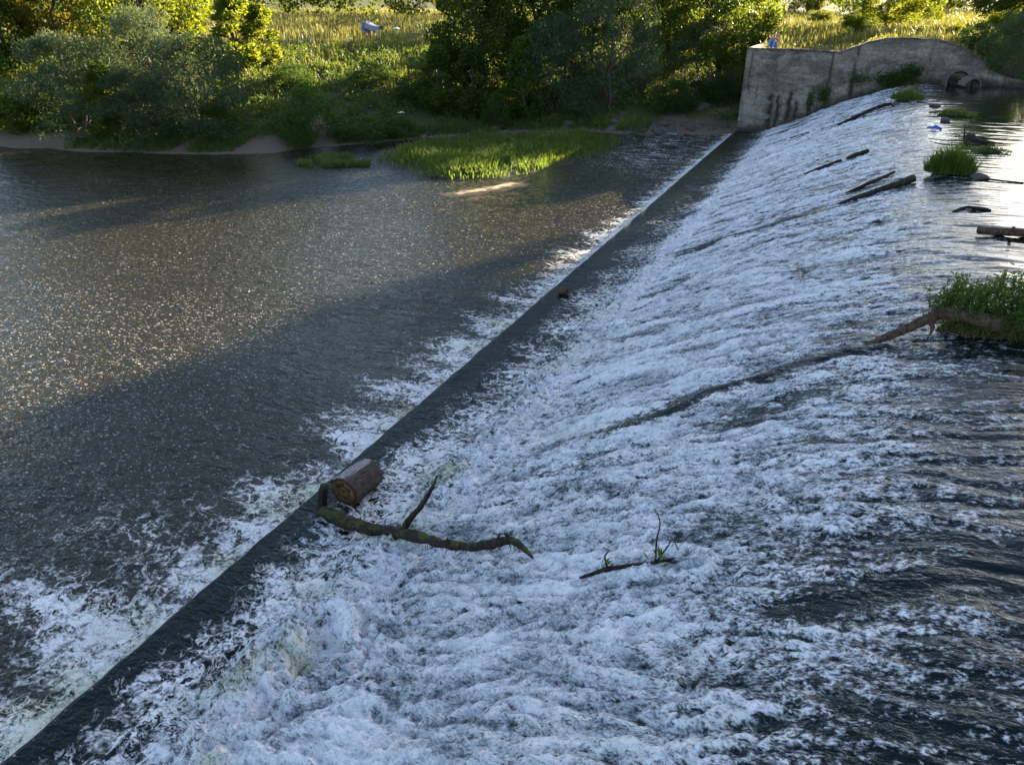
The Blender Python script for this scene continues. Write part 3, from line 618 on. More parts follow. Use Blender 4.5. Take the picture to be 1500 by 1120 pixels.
# kind, variant, base px (u, v), height m, width m, colour, label ; v=None means give (x, y) in metres
L_, M_, W_ = 'trees and bushes on the left bank', 'trees and bushes on the middle bank', 'trees and shrubs above the wall'
PLANTS = [
 ('maple_tree', 0, 18, 120, 10, 6.5, DRK, 'dark broadleaf tree at the left edge of the left bank behind low shrubs', L_),
 ('maple_tree', 1, 95, 105, 11, 5.5, RED, 'reddish leaved tree standing between the dark tree and the bright maple', L_),
 ('maple_tree', 0, 225, 105, 11, 9.5, YEL, 'broad bright yellow-green maple rising behind the silvery willow bushes', L_),
 ('maple_tree', 1, 155, 70, 12, 7, GRN, 'tall green tree behind the reddish tree and the bright maple', L_),
 ('willow_bush', 0, 120, 196, 5.6, 6.0, SIL, 'large grey-green willow bush at the left, beside the bare soil landing', L_),
 ('willow_bush', 1, 235, 170, 6.2, 5.0, SIL, 'pale silvery willow bush whose top catches the sun below the bright maple', L_),
 ('willow_bush', 1, 292, 196, 5.4, 6.4, DRK, 'wide dark willow bush over the waterline right of the silvery one', L_),
 ('willow_bush', 0, 215, 208, 4.0, 4.6, DRK, 'low dark willow bush hanging over the water in front of the silvery one', L_),
 ('sapling', 0, 166, 205, 4.2, 2.4, GRN, 'green leafy sapling growing out of the left willow bushes', L_),
 ('shrub', 1, 328, 202, 2.0, 2.4, GRN, 'small leafy shrub beside the sandy path to the water', L_),
 ('sapling', 0, 352, 108, 5.2, 3.2, YEL, 'sunlit yellow-green sapling at the left end of the grassy slope', L_),
 ('sapling', 0, 388, 100, 4.2, 2.6, YEL, 'smaller sunlit sapling right beside the taller one on the slope', L_),
 ('shrub', 0, 458, 205, 2.9, 3.4, GRN, 'round dense green bush on the shore right of the sandy path', L_),
 ('shrub', 0, 438, 214, 1.5, 1.8, GRN, 'low green shrub at the waterline left of the round bush', L_),
 ('shrub', 1, 25, 190, 2.4, 3.4, GRN, 'leafy green shrub above the soil landing at the left edge', L_),
 ('shrub', 1, 4, 140, 3.4, 3.2, YEL, 'sunlit shrub cut by the left edge of the picture', L_),
 ('shrub', 0, 70, 180, 2.6, 3.0, DRK, 'dark shrub between the left edge shrub and the large willow bush', L_),
 ('shrub', 0, 530, 205, 1.3, 3.0, GRN, 'low green mound of weeds on the shore left of the reed island', L_),
 ('shrub', 0, 583, 200, 1.2, 2.2, GRN, 'small rounded weed mound beside dark driftwood on the shore', L_),
 ('shrub', 0, 545, 125, 1.6, 2.6, DRK, 'dull green shrub halfway up the grassy slope', L_),
 ('shrub', 0, 430, 130, 1.5, 2.6, DRK, 'dull green shrub low on the grassy slope above the round bush', L_),
 ('shrub', 0, 610, 150, 1.8, 2.6, DRK, 'dark shrub at the right foot of the grassy slope', L_),
 ('sapling', 0, 642, 165, 4.2, 2.6, GRN, 'slim green sapling at the right edge of the grassy slope', M_),
 ('maple_tree', 0, 705, 138, 11, 7.6, DRK, 'large dark tree beside the right edge of the grassy slope', M_),
 ('maple_tree', 1, 780, 120, 12, 7, DRK, 'tall dark tree in the gap behind the pointed sapling', M_),
 ('willow_bush', 0, 815, 165, 6.2, 5.4, DRK, 'dense dark bush between the pointed sapling and the silver willow', M_),
 ('sapling', 0, 766, 178, 5.2, 2.8, GRN, 'pointed bright green sapling standing at the bank foot in front of dark trees', M_),
 ('sapling', 0, 693, 172, 4.6, 2.7, DRK, 'bluish green sapling left of the pointed one', M_),
 ('shrub', 1, 727, 186, 2.0, 1.8, GRN, 'small leafy shrub at the waterline between two saplings', M_),
 ('willow_tree', 0, 893, 158, 8.2, 6.2, SIL, 'silvery grey willow tree with rounded clumps leaning over the bank', M_),
 ('willow_bush', 1, 940, 135, 4.2, 3.0, YEL, 'sunlit pale willow clump at the right side of the silver willow', M_),
 ('maple_tree', 0, 965, 108, 9.5, 5.4, YEL, 'yellow-green tree behind the silver willow', M_),
 ('maple_tree', 1, 1048, 128, 10, 6.4, GRN, 'tall green tree overhanging the eroded bank left of the concrete wall', M_),
 ('maple_tree', 0, 1092, 64, 10, 6.0, YEL, 'golden lit tree rising right behind the left end of the wall', M_),
 ('willow_bush', 0, 1030, 128, 4.6, 5.0, DRK, 'added dark bush filling the corner between the green tree and the wall', M_),  # added to keep sun off the bank beside the wall
 ('maple_tree', 0, 1015, 80, 11, 6, DRK, 'added dark tree between the yellow-green tree and the tall green tree', M_),  # added behind the bank to block the sun coming through
 ('shrub', 0, 985, 160, 1.8, 3.0, DRK, 'dark weedy shrub on the eroded bank', M_),
 ('shrub', 0, 1058, 148, 1.4, 2.6, DRK, 'dark shrub in the corner beside the wall', M_),
 ('maple_tree', 1, 870, 100, 12, 7, DRK, 'tall dark tree behind the silver willow top', M_),
 ('shrub', 1, 1247, 60, 1.7, 2.0, YEL, 'small bright shrub growing in the dip of the wall top', W_),
 ('maple_tree', 1, 1295, 50, 6.5, 5.2, YEL, 'bright bushy tree standing above the highest part of the wall', W_),
 ('maple_tree', 0, 1345, 40, 7.5, 4.5, YEL, 'light green tree behind and right of the bushy tree', W_),
 ('maple_tree', 1, 1453, 46, 9.5, 6.0, DRK, 'dark round tree with a bare trunk in the meadow at the right', W_),
 ('maple_tree', 0, 1492, 42, 8, 5.2, YEL, 'yellow tree at the right edge of the meadow', W_),
 ('shrub', 1, 1466, 66, 1.9, 2.6, YEL, 'sunny yellow shrub below the dark round tree', W_),
 ('willow_bush', 0, 1478, 116, 3.4, 3.6, GRN, 'grey-green willow bush hanging over the pond at the right edge', W_),
 ('shrub', 0, 1428, 76, 1.6, 2.2, GRN, 'dark green shrub on the falling end of the wall', W_),
 ('shrub', 1, 1395, 60, 1.0, 1.8, YEL, 'low sunlit shrub over the right shoulder of the wall', W_),
 ('maple_tree', 0, 1180, 24, 9, 6.5, OLV, 'distant spreading tree beyond the meadow left of the bushy tree', W_),
 ('maple_tree', 1, 1235, 18, 8, 6, DRK, 'distant dark tree at the back of the meadow', W_),
 ('maple_tree', 0, 1385, 22, 8, 6, YEL, 'distant pale tree behind the meadow between the light green and dark trees', W_),
 ('shrub', 1, 1200, 40, 1.5, 2.6, OLV, 'low shrub in the sunny grass of the meadow', W_),
]
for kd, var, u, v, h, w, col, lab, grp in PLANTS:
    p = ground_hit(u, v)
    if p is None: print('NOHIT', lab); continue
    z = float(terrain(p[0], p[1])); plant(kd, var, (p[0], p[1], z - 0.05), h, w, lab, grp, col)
# tall riverside trees beyond the right edge: they throw the shade on the weir
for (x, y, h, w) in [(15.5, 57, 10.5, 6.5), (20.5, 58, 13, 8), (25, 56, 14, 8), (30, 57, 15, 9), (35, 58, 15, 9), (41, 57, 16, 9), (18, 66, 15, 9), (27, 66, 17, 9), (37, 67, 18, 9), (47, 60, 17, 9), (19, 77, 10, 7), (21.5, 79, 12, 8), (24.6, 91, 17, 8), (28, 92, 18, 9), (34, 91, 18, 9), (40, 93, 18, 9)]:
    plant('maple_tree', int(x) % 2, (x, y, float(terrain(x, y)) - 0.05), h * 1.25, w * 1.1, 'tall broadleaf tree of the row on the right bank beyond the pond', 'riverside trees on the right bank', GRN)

# dry brown shrub
r = np.random.default_rng(31); p = ground_hit(1000, 105); tubes = []
for k in range(46):
    a = r.uniform(0, 6.28); L = r.uniform(1.4, 2.8); e = r.uniform(0.3, 1.3); d0 = np.array([math.cos(a) * math.cos(e), math.sin(a) * math.cos(e), math.sin(e)])
    path = smooth_path([np.zeros(3), d0 * L * 0.5 + r.normal(0, .08, 3), d0 * L + r.normal(0, .15, 3) - np.array([0, 0, 0.3])], 3); tubes.append(tube(path, np.linspace(0.03, 0.010, 7), 4))
    for _ in range(5):
        i = r.integers(2, 6); e2 = path[i] + r.normal(0, 0.35, 3); tubes.append(tube([path[i], (path[i] + e2) / 2 + r.normal(0, .05, 3), e2], [0.012, 0.009, 0.006], 3))
V, Q, T = join_tubes(tubes)
db = empty('dead_bush', (p[0], p[1], float(terrain(p[0], p[1])) + 0.4)); tag(db, 'bare brown dead bush between the silver willow and the green tree', 'bush')
link('twigs', mesh_np('twigs', V, Q, T, mat=M['twig']), db)
k = 700; src = V[r.integers(len(V), size=k)]; v, f, t = leaf_cloud(src, np.zeros((k, 3)), 0.13, 0.4, r.uniform(0, 1, k), r)
M['deadleaf'] = mat_leaf('dead_leaf', (0.12, 0.065, 0.03), (0.2, 0.12, 0.06), 0.3, (0.25, 0.14, 0.05))
link('dead_leaves', mesh_np('dead_leaves', v, f, attrs={'tint': t}, smooth=False, mat=M['deadleaf']), db)

# far wood behind the meadow, one mass
r = np.random.default_rng(41); Ps, Ns, Ts = [], [], []
def wood_row(x0, y0, x1, y1, n, hmin, hmax):
    for i in range(n):
        t = (i + r.uniform(-.3, .3)) / n; cx = x0 + (x1 - x0) * t; cy = y0 + (y1 - y0) * t + r.uniform(-4, 4); hh = r.uniform(hmin, hmax); base = float(terrain(cx, cy))
        for _ in range(26):
            a = r.uniform(0, 6.28); z = r.uniform(0.02, 1); w = 4.2 * math.sqrt(max(0, 1 - (max(z - .35, 0) / .66) ** 2)) * r.uniform(.5, 1)
            c = np.array([cx + w * math.cos(a), cy + w * math.sin(a), base + hh * z]); k = 55; dd = r.normal(size=(k, 3)); dd /= np.linalg.norm(dd, axis=1)[:, None]
            Ps.append(c + dd * r.uniform(0.5, 1.5, (k, 1)) * np.array([1, 1, .7])); Ns.append(dd); Ts.append(np.clip(r.normal(0.5, 0.25, k), 0, 1))
wood_row(-150, 78, -50, 108, 20, 9, 14); wood_row(-52, 98, -12, 88, 9, 9, 14); wood_row(-30, 150, 60, 150, 14, 10, 14)
v, f, t = leaf_cloud(np.concatenate(Ps), np.concatenate(Ns), 0.55, 0.7, np.concatenate(Ts), r)
wd = link('distant_wood', mesh_np('distant_wood', v, f, attrs={'tint': t}, smooth=False, mat=M['broad'])); wd.color = (0.6, 0.66, 0.62, 1)
tag(wd, 'dark mass of distant woodland closing the view behind the meadows', 'wood', kind='stuff')

# ---- grass blades
def blades(P, hgt, wid, lean, tint, r):
    n = len(P); a = r.uniform(0, 6.28, n); fx, fy = np.cos(a), np.sin(a); b = a + r.normal(1.57, .5, n); lx, ly = np.cos(b), np.sin(b)
    L = lean * r.uniform(0.2, 1.6, n) * hgt
    s = np.stack([fx, fy, 0 * fx], -1) * (wid * 0.5)[:, None]; l = np.stack([lx, ly, 0 * lx], -1)
    up = np.array([0, 0, 1.0])
    m = P + l * (L * 0.35)[:, None] + up * (hgt * 0.6)[:, None]; tp = P + l * L[:, None] + up * (hgt * (1 - 0.25 * lean))[:, None]
    v = np.stack([P - s, P + s, m + s * 0.8, m - s * 0.8, tp], 1).reshape(-1, 3); i = np.arange(n)[:, None] * 5
    return v, i + np.array([[0, 1, 2, 3]]), i + np.array([[3, 2, 4]]), np.repeat(tint, 5)
def blade_obj(name, P, hgt, wid, lean, tint, mat, r):
    v, q, t, tt = blades(P, hgt, wid, lean, tint, r); return link(name, mesh_np(name, v, q, t, attrs={'tint': tt}, smooth=False, mat=mat))
r = np.random.default_rng(51)
def scatter(n, x0, x1, y0, y1, keep):
    P = []
    while sum(len(a) for a in P) < n:
        x = r.uniform(x0, x1, n); y = r.uniform(y0, y1, n); k = r.uniform(0, 1, n) < keep(x, y); P.append(np.stack([x[k], y[k]], -1))
    P = np.concatenate(P)[:n]; return np.concatenate([P, terrain(P[:, 0], P[:, 1])[:, None] - 0.03], 1)
def inview(x, y):
    w = (x * _fw[0] + y * _fw[1] + (5 - CAMH) * _fw[2]); u = CX + F * (x * _r[0] + y * _r[1]) / np.maximum(w, 1); return ((u > -60) & (u < 1560) & (w > 5)).astype(float)
def keep_meadow(x, y):
    s = shore_s(x, y); w = (on_path(x, y) > 1.0) * np.where(x < -6.9, sst(3, 9, s) * (0.35 + 0.65 * sst(0, 0.3, fbm(x * 0.25, y * 0.25, 3, 200) + .2)), (y > WY + 0.75) * 1.0)
    D = np.hypot(x, y); return w * inview(x, y) * np.clip(70 / D, 0, 1) ** 1.3
P = scatter(105000, -120, 16, 34, 150, keep_meadow)
pat = fbm(P[:, 0] * .2, P[:, 1] * .2, 3, 210); pat2 = fbm(P[:, 0] * .7, P[:, 1] * .7, 3, 214)
tint = np.clip(0.42 + 0.9 * pat + 0.25 * r.normal(size=len(P)) + 0.3 * (P[:, 2] > 4.4), 0, 1)
nearwall = (P[:, 0] > -7) & (P[:, 1] < WY + 5)
hg = r.uniform(0.35, 0.95, len(P)) * (1 + 0.9 * pat2) * np.where(nearwall, 0.45, 1); hg = np.clip(hg, 0.12, 1.6)
tag(blade_obj('meadow_grass', P, hg, r.uniform(0.04, 0.10, len(P)), 0.35, tint, M['straw'], r), 'tall sunlit meadow grass with straw seed heads on the bank tops', 'grass', kind='stuff')
# broad-leaved weeds on the shaded slopes
def keep_weed(x, y):
    s = shore_s(x, y); return (x < -7.3) * (on_path(x, y) > 1.1) * sst(0.8, 2.5, s) * (1 - sst(14, 22, s)) * inview(x, y) * sst(-0.15, 0.15, fbm(x * .45, y * .45, 3, 220) + 0.12 - 0.25 * ((x > -18) & (x < -7)))
P = scatter(9000, -75, -7, 26, 75, keep_weed); k = 7
C = np.repeat(P, k, 0) + r.normal(0, 0.16, (len(P) * k, 3)); C[:, 2] = np.repeat(P[:, 2], k) + np.repeat(r.uniform(0.2, 1.0, len(P)) * (0.7 + 0.6 * fbm(P[:, 0] * .6, P[:, 1] * .6, 2, 222)), k) * r.uniform(0.15, 1, len(P) * k)
v, f, t = leaf_cloud(C, np.tile([0, 0, .6], (len(C), 1)), 0.22, 0.5, np.clip(r.normal(.5, .3, len(C)), 0, 1), r)
tag(link('bank_weeds', mesh_np('bank_weeds', v, f, attrs={'tint': t}, smooth=False, mat=M['weed'])), 'tangled broad leaved weeds covering the shaded bank slopes', 'weeds', kind='stuff')

# ---- reed island and sand bars
def poly_px(pts, z): return np.array([at_z(u, v, z)[:2] for u, v in pts])
def inside(poly, x, y):
    c = np.zeros(x.shape, bool); j = len(poly) - 1
    for i in range(len(poly)):
        xi, yi = poly[i]; xj, yj = poly[j]; c ^= ((yi > y) != (yj > y)) & (x < (xj - xi) * (y - yi) / (yj - yi + 1e-12) + xi); j = i
    return c
ISL = poly_px([(545, 238), (585, 246), (620, 258), (665, 262), (735, 260), (790, 252), (830, 240), (880, 224), (912, 212), (905, 202), (840, 196), (760, 198), (690, 204), (620, 212), (575, 220)], 0.05)
def mound(name, poly, hmax, mat, step=0.25, soft=1.2, rough=0.02):
    x0, y0 = poly.min(0) - 0.5; x1, y1 = poly.max(0) + 0.5; X, Y = np.meshgrid(np.arange(x0, x1, step), np.arange(y0, y1, step))
    dist = np.full(X.shape, 1e9)
    for (ax, ay), (bx, by) in zip(poly, np.roll(poly, -1, 0)):
        dx, dy = bx - ax, by - ay; t = np.clip(((X - ax) * dx + (Y - ay) * dy) / (dx * dx + dy * dy + 1e-9), 0, 1); dist = np.minimum(dist, np.hypot(X - ax - t * dx, Y - ay - t * dy))
    sg = np.where(inside(poly, X, Y), dist, -dist) + 0.35 * soft * fbm(X * 0.9, Y * 0.9, 3, 230) - 0.1
    Z = hmax * sst(0, soft, sg) - 0.10 * sst(0, -0.4, sg) + rough * fbm(X * 2.2, Y * 2.2, 4, 231)
    return link(name, mesh_np(name, np.stack([X, Y, Z], -1).reshape(-1, 3), grid_faces(*X.shape), mat=mat))
M['mud'] = mat_flat('wet_mud', (0.045, 0.038, 0.025), 0.6, 0.3)
ms = N('pale_sand'); _g = ms.new('ShaderNodeNewGeometry'); _s = ms.new('ShaderNodeSeparateXYZ'); ms.t.links.new(_g.outputs['Position'], _s.inputs[0])
_n = ms.noise(ms.pos(), 5, 6, 0.7); _wet = ms.sstep(ms.math('ADD', _s.outputs[2], ms.math('MULTIPLY', ms.math('SUBTRACT', _n, 0.5), 0.05)), 0.012, 0.05)
M['sand'] = ms.end(ms.pbsdf(ms.mul(ms.mix(_wet, (0.07, 0.052, 0.03), (0.36, 0.28, 0.20)), ms.mix(_n, (.6, .6, .6), (1.2, 1.2, 1.2))), ms.math('ADD', ms.math('MULTIPLY', _wet, .5), .3), ms.bump(_n, .6, .03), .4))
tag(mound('island', ISL, 0.16, M['mud']), kind='structure')
x0, y0 = ISL.min(0); x1, y1 = ISL.max(0); P = []
while len(P) < 25000:
    x = r.uniform(x0, x1, 20000); y = r.uniform(y0, y1, 20000); k = inside(ISL, x, y) & (r.uniform(0, 1, 20000) < 0.35 + 0.65 * sst(-.25, .15, fbm(x * .5, y * .5, 3, 235))); P += list(zip(x[k], y[k]))
P = np.array(P[:25000]); P = np.concatenate([P, np.full((len(P), 1), 0.05)], 1)
hn = fbm(P[:, 0] * .45, P[:, 1] * .45, 3, 240); P[:, :2] += r.normal(0, .18, (len(P), 2))
def edge_dist(poly, x, y):
    d = np.full(x.shape, 1e9)
    for (ax, ay), (bx, by) in zip(poly, np.roll(poly, -1, 0)):
        dx, dy = bx - ax, by - ay; t = np.clip(((x - ax) * dx + (y - ay) * dy) / (dx * dx + dy * dy + 1e-9), 0, 1); d = np.minimum(d, np.hypot(x - ax - t * dx, y - ay - t * dy))
    return d
ed = edge_dist(ISL, P[:, 0], P[:, 1]); kk = (r.uniform(0, 1, len(P)) < .15 + .85 * sst(0, 1.3, ed + .9 * fbm(P[:, 0] * .9, P[:, 1] * .9, 3, 246))); P, hn, ed = P[kk], hn[kk], ed[kk]
tag(blade_obj('reed_grass', P, np.clip(.8 * r.uniform(.3, 1.0, len(P)) * (1 + .8 * hn + .5 * fbm(P[:, 0] * 1.6, P[:, 1] * 1.6, 2, 243)) * (.45 + .55 * sst(0, 1.6, ed)), .12, 1.3), r.uniform(.03, .06, len(P)), 0.4, np.clip(r.normal(.3 + .5 * hn, .25), 0, 1), M['grass'], r), 'bright green reed grass covering the low river island', 'reeds', kind='stuff')
PQ = poly_px([(435, 243), (470, 246), (540, 244), (545, 236), (500, 230), (445, 233)], 0); P = []
x0, y0 = PQ.min(0); x1, y1 = PQ.max(0)
while len(P) < 2600:
    x = r.uniform(x0, x1, 4000); y = r.uniform(y0, y1, 4000); k = inside(PQ, x, y) & (fbm(x * .8, y * .8, 3, 250) > -.05); P += list(zip(x[k], y[k]))
P = np.array(P[:2600]); P = np.concatenate([P, np.full((len(P), 1), -0.02)], 1)
tag(blade_obj('water_grass', P, r.uniform(.2, .5, len(P)), r.uniform(.025, .05, len(P)), .7, np.clip(r.normal(.35, .25, len(P)), 0, 1), M['grass'], r), 'sparse water grass standing in the shallows left of the reed island', 'reeds', kind='stuff')
# grassy fringe along the far waterline
s_ = r.uniform(0, 1, 9000); seg = np.cumsum(np.r_[0, np.hypot(*np.diff(SHORE[3:12], axis=0).T)]); q = s_ * seg[-1]
px_, py_ = np.interp(q, seg, SHORE[3:12, 0]), np.interp(q, seg, SHORE[3:12, 1]); k = (fbm(q * .35, q * 0, 3, 255) > -.22) & (on_path(px_, py_ + .8) > 1.1)
P = np.stack([px_, py_ + r.uniform(0.1, 2.0, 9000)], -1)[k]; P = np.concatenate([P, terrain(P[:, 0], P[:, 1])[:, None] - .03], 1)
tag(blade_obj('bank_grass', P, r.uniform(.25, .7, len(P)), r.uniform(.03, .06, len(P)), .5, np.clip(r.normal(.3, .25, len(P)), 0, 1), M['grass'], r), 'green grass fringe along the far waterline', 'grass', kind='stuff')
for pts in ([(665, 292), (700, 286), (760, 276), (795, 266), (770, 261), (735, 266), (690, 274), (640, 284)], [(655, 300), (700, 294), (735, 288), (700, 286), (660, 293)], [(640, 309), (668, 309), (660, 304), (645, 304)], [(745, 280), (785, 272), (795, 266), (765, 268), (748, 274)]):
    tag(mound('sand_bar', poly_px(pts, 0.0), 0.055, M['sand'], 0.08, 0.9, 0.03), kind='structure')

# ------------------------------------------------------------------ stones
def rock_mesh(sd, sub=2):
    bm_ = __import__('bmesh').new(); __import__('bmesh').ops.create_icosphere(bm_, subdivisions=sub, radius=1)
    rr = np.random.default_rng(sd); pl = rr.normal(size=(9, 3)); pl /= np.linalg.norm(pl, axis=1)[:, None]; dd = rr.uniform(.55, .95, 9)
    for v in bm_.verts:
        p = np.array(v.co)
        for n_, d_ in zip(pl, dd):
            e = p @ n_ - d_
            if e > 0: p = p - n_ * e
        v.co = p * np.array([1, .8, .6])
    me = bpy.data.meshes.new('stone'); bm_.to_mesh(me); bm_.free(); me.materials.append(M['stone']); return me
RK = [rock_mesh(60 + i) for i in range(5)]
for i, (u, v, s) in enumerate([(922, 196, .35), (940, 192, .45), (948, 200, .3), (962, 194, .5), (975, 201, .38), (985, 192, .42), (998, 199, .3), (1010, 190, .45), (930, 206, .28), (955, 207, .32), (1025, 186, .4), (1042, 190, .3), (915, 188, .4), (1060, 186, .35), (970, 184, .5), (995, 183, .38), (1000, 172, .3), (900, 180, .5), (835, 184, .6), (850, 182, .4)]):
    p = ground_hit(u, v); o = link('stone', RK[i % 5], loc=(p[0], p[1], max(float(terrain(p[0], p[1])), 0) + 0.05 * s)); o.scale = (s, s, s * .9); o.rotation_euler = (random.uniform(-.3, .3), random.uniform(-.3, .3), random.uniform(0, 6))
    tag(o, 'grey stone lying at the foot of the eroded bank left of the wall', 'stone', 'stones at the foot of the far bank')
p = ground_hit(1022, 157); o = link('boulder', RK[1], loc=(p[0], p[1], float(terrain(p[0], p[1])))); o.scale = (1.3, .9, .8); tag(o, 'brown boulder lodged in the eroded bank near the wall', 'boulder')
P = []
for _ in range(240):
    u, v = r.uniform(895, 1085), r.uniform(178, 210)
    if v - 178 > (1090 - u) * 0.2: continue
    p = ground_hit(u, v)
    if p is not None: P.append((p[0], p[1], max(float(terrain(p[0], p[1])), -.05)))
bv = np.array([v.co for v in rock_mesh(99, 1).vertices]); bf = np.array([list(f.vertices) for f in rock_mesh(99, 1).polygons]); V, T = [], []
for i, p in enumerate(P): s = r.uniform(.08, .22); V.append(bv * s + np.array(p)); T.append(bf + i * len(bv))
tag(link('rubble', mesh_np('rubble', np.concatenate(V), tris=np.concatenate(T), smooth=False, mat=M['stone'])), 'scattered small rubble along the shore left of the wall', 'rubble', kind='stuff')

# ------------------------------------------------------------------ things lying on the weir
def wood(name, label, cat, paths, mat, n=9, group=None, rough=.08):
    o = empty(name, tuple(paths[0][0][0])); b = np.array(paths[0][0][0], float)
    for i, (nm, pts, rad) in enumerate(paths):
        pass
    return o
def log_thing(name, label, cat, stem, radii, mat, twigs=(), group=None, n=9, rough=.1, sd=0):
    base = np.array(stem[0], float); o = empty(name, tuple(base)); tag(o, label, cat, group)
    P = smooth_path(np.array(stem) - base, 6); rr = np.interp(np.linspace(0, 1, len(P)), np.linspace(0, 1, len(radii)), radii)
    V, Q, T = tube(P, rr, n, True, rough, sd); link('stem', mesh_np('stem', V, Q, T, mat=mat), o)
    for nm, pts, rad in twigs:
        P = smooth_path(np.array(pts) - base, 4); V, Q, T = tube(P, np.interp(np.linspace(0, 1, len(P)), np.linspace(0, 1, len(rad)), rad), 7, True, rough, sd + 1); link(nm, mesh_np(nm, V, Q, T, mat=mat), o)
    return o
# cut log
a = at_z(503, 720, 0.74); b = at_z(543, 690, 0.74); axv = b - a; Lg = np.linalg.norm(axv); axv /= Lg
lg = empty('cut_log', tuple(a)); tag(lg, 'short thick sawn log with a pale weathered back lying on the sill edge', 'log')
sidev = np.cross(axv, [0, 0, 1]); sidev /= np.linalg.norm(sidev); upv = np.cross(sidev, axv); n = 40; nl = 16
th = np.linspace(0, 2 * math.pi, n, endpoint=False); rad = 0.285 * (1 + 0.07 * np.sin(2 * th + 1) + 0.035 * np.sin(5 * th) + 0.02 * np.sin(9 * th + 2)); V = []
for j in range(nl):
    t = j / (nl - 1); q = rad * (1 - .07 * t) * (1 + 0.035 * noise(th * 3, th * 0 + t * 2.5, 300) + 0.02 * noise(th * 9, th * 0 + t * 1.5, 301)) * (0.975 if j in (0, nl - 1) else 1)
    V.append(axv * t * Lg + np.cos(th)[:, None] * q[:, None] * sidev + np.sin(th)[:, None] * q[:, None] * upv)
V = np.concatenate(V); Q = [(j * n + k, j * n + (k + 1) % n, (j + 1) * n + (k + 1) % n, (j + 1) * n + k) for j in range(nl - 1) for k in range(n)]
mb = N('log_side'); co = mb.new('ShaderNodeTexCoord')
gr = mb.attr('along'); gvec = mb.new('ShaderNodeCombineXYZ'); mb.put(gvec.inputs[0], mb.math('MULTIPLY', mb.attr('round'), 26)); mb.put(gvec.inputs[1], mb.math('MULTIPLY', gr, 3))
gn = mb.noise(gvec.outputs[0], 1.5, 5, .65, .3); gp = mb.noise(gvec.outputs[0], .35, 3, .6)
cc = mb.mix(mb.sstep(mb.math('ADD', mb.attr('pale'), mb.math('MULTIPLY', mb.math('SUBTRACT', gp, .5), .9)), .4, .62), mb.mix(mb.sstep(gn, .35, .65), (.022, .014, .010), (.13, .088, .066)), mb.mix(mb.sstep(gn, .35, .65), (.16, .13, .12), (.46, .42, .41)))
M['logside'] = mb.end(mb.pbsdf(cc, .7, mb.bump(gn, 1.0, .05), .3))
round_a = np.tile(np.abs(th - math.pi) / math.pi, nl); along_a = np.repeat(np.linspace(0, 1, nl), n); pale = np.tile(np.clip(1.25 - np.abs(((th - R(118) + math.pi) % (2 * math.pi)) - math.pi) / .95, 0, 1), nl)
link('log_side', mesh_np('log_side', V, Q, attrs={'round': round_a, 'along': along_a, 'pale': pale}, mat=M['logside']), lg)
mc = N('log_end'); rg = mc.attr('rad'); wv_ = mc.noise(mc.pos(), 9, 4, .6); ringn = mc.math('SINE', mc.math('ADD', mc.math('MULTIPLY', rg, 55), mc.math('MULTIPLY', wv_, 9)))
M['logend'] = mc.end(mc.pbsdf(mc.mix(mc.sstep(mc.math('ADD', mc.math('MULTIPLY', ringn, .12), wv_), .3, .72), (.025, .012, .006), (.17, .085, .032)), .7, mc.bump(ringn, .25, .01), .3))
for j, nm in ((0, 'cut_end'), (nl - 1, 'cut_end')):
    rim_ = V[j * n:(j + 1) * n]; c = rim_.mean(0); EV = [c - axv * (0.004 if j == 0 else -.004)]; rs = [0.0]
    for k in (0.33, .66, 1.0):
        for p in rim_: EV.append(c + (p - c) * k + axv * 0.008 * (noise(p[0] * 9 * k, p[2] * 9, 5)) * (-1 if j == 0 else 1) * (k < 1)); rs.append(k * .26)
    Tt = [(0, 1 + k, 1 + (k + 1) % n) for k in range(n)]; Qq = [(1 + s * n + k, 1 + s * n + (k + 1) % n, 1 + (s + 1) * n + (k + 1) % n, 1 + (s + 1) * n + k)[::-1] for s in range(2) for k in range(n)]
    if j == 0: Tt = [t[::-1] for t in Tt]; Qq = [q[::-1] for q in Qq]
    link(nm, mesh_np(nm, EV, Qq, Tt, attrs={'rad': rs}, smooth=False, mat=M['logend']), lg)
sp_ = a + axv * 0.25 * Lg + sidev * .24 - upv * .02
# short post in front of it
p0 = at_z(471, 745, 0.46); p1 = at_y(474, 710, p0[1])
log_thing('wooden_post', 'short upright mossy wooden stake beside the cut end of the thick log', 'post', [p0 - [0, 0, .15], (p0 + p1) / 2, p1], [.085, .08, .06], M['mossy'], n=8, rough=.2, sd=3)
# mossy branch
zs = [(470, 748, .06), (492, 757, .12), (530, 772, .22), (560, 776, .28), (588, 781, .34), (625, 789, .38), (650, 796, .38), (690, 800, .34), (725, 795, .34), (748, 791, .34), (764, 800, .3), (781, 817, .22)]
st = [weir_hit(u, v, z) for u, v, z in zs]
fb = st[4]; fk = [fb + [0, 0, -.02], at_y(598, 763, fb[1] + .03), at_y(613, 746, fb[1] + .05), at_y(626, 727, fb[1] + .12), at_y(634, 712, fb[1] + .15), at_y(640, 696, fb[1] + .22)]
tw = [('side_branch', fk, [.06, .05, .04, .034, .025, .012]), ('twig', [st[3], st[3] + [.02, -.05, -.14], st[3] + [.03, -.06, -.25]], [.025, .02, .008]), ('twig', [st[4], st[4] + [.01, -.04, -.13], st[4] + [.04, -.05, -.28]], [.03, .022, .01])]
tw += [('twig', [st[i], st[i] + [dx * .5, 0, .05], st[i] + [dx, dy_, .14]], [.025, .018, .01]) for i, dx, dy_ in ((2, -.05, .06), (6, .08, -.03), (8, .05, .06), (9, -.06, -.06))]
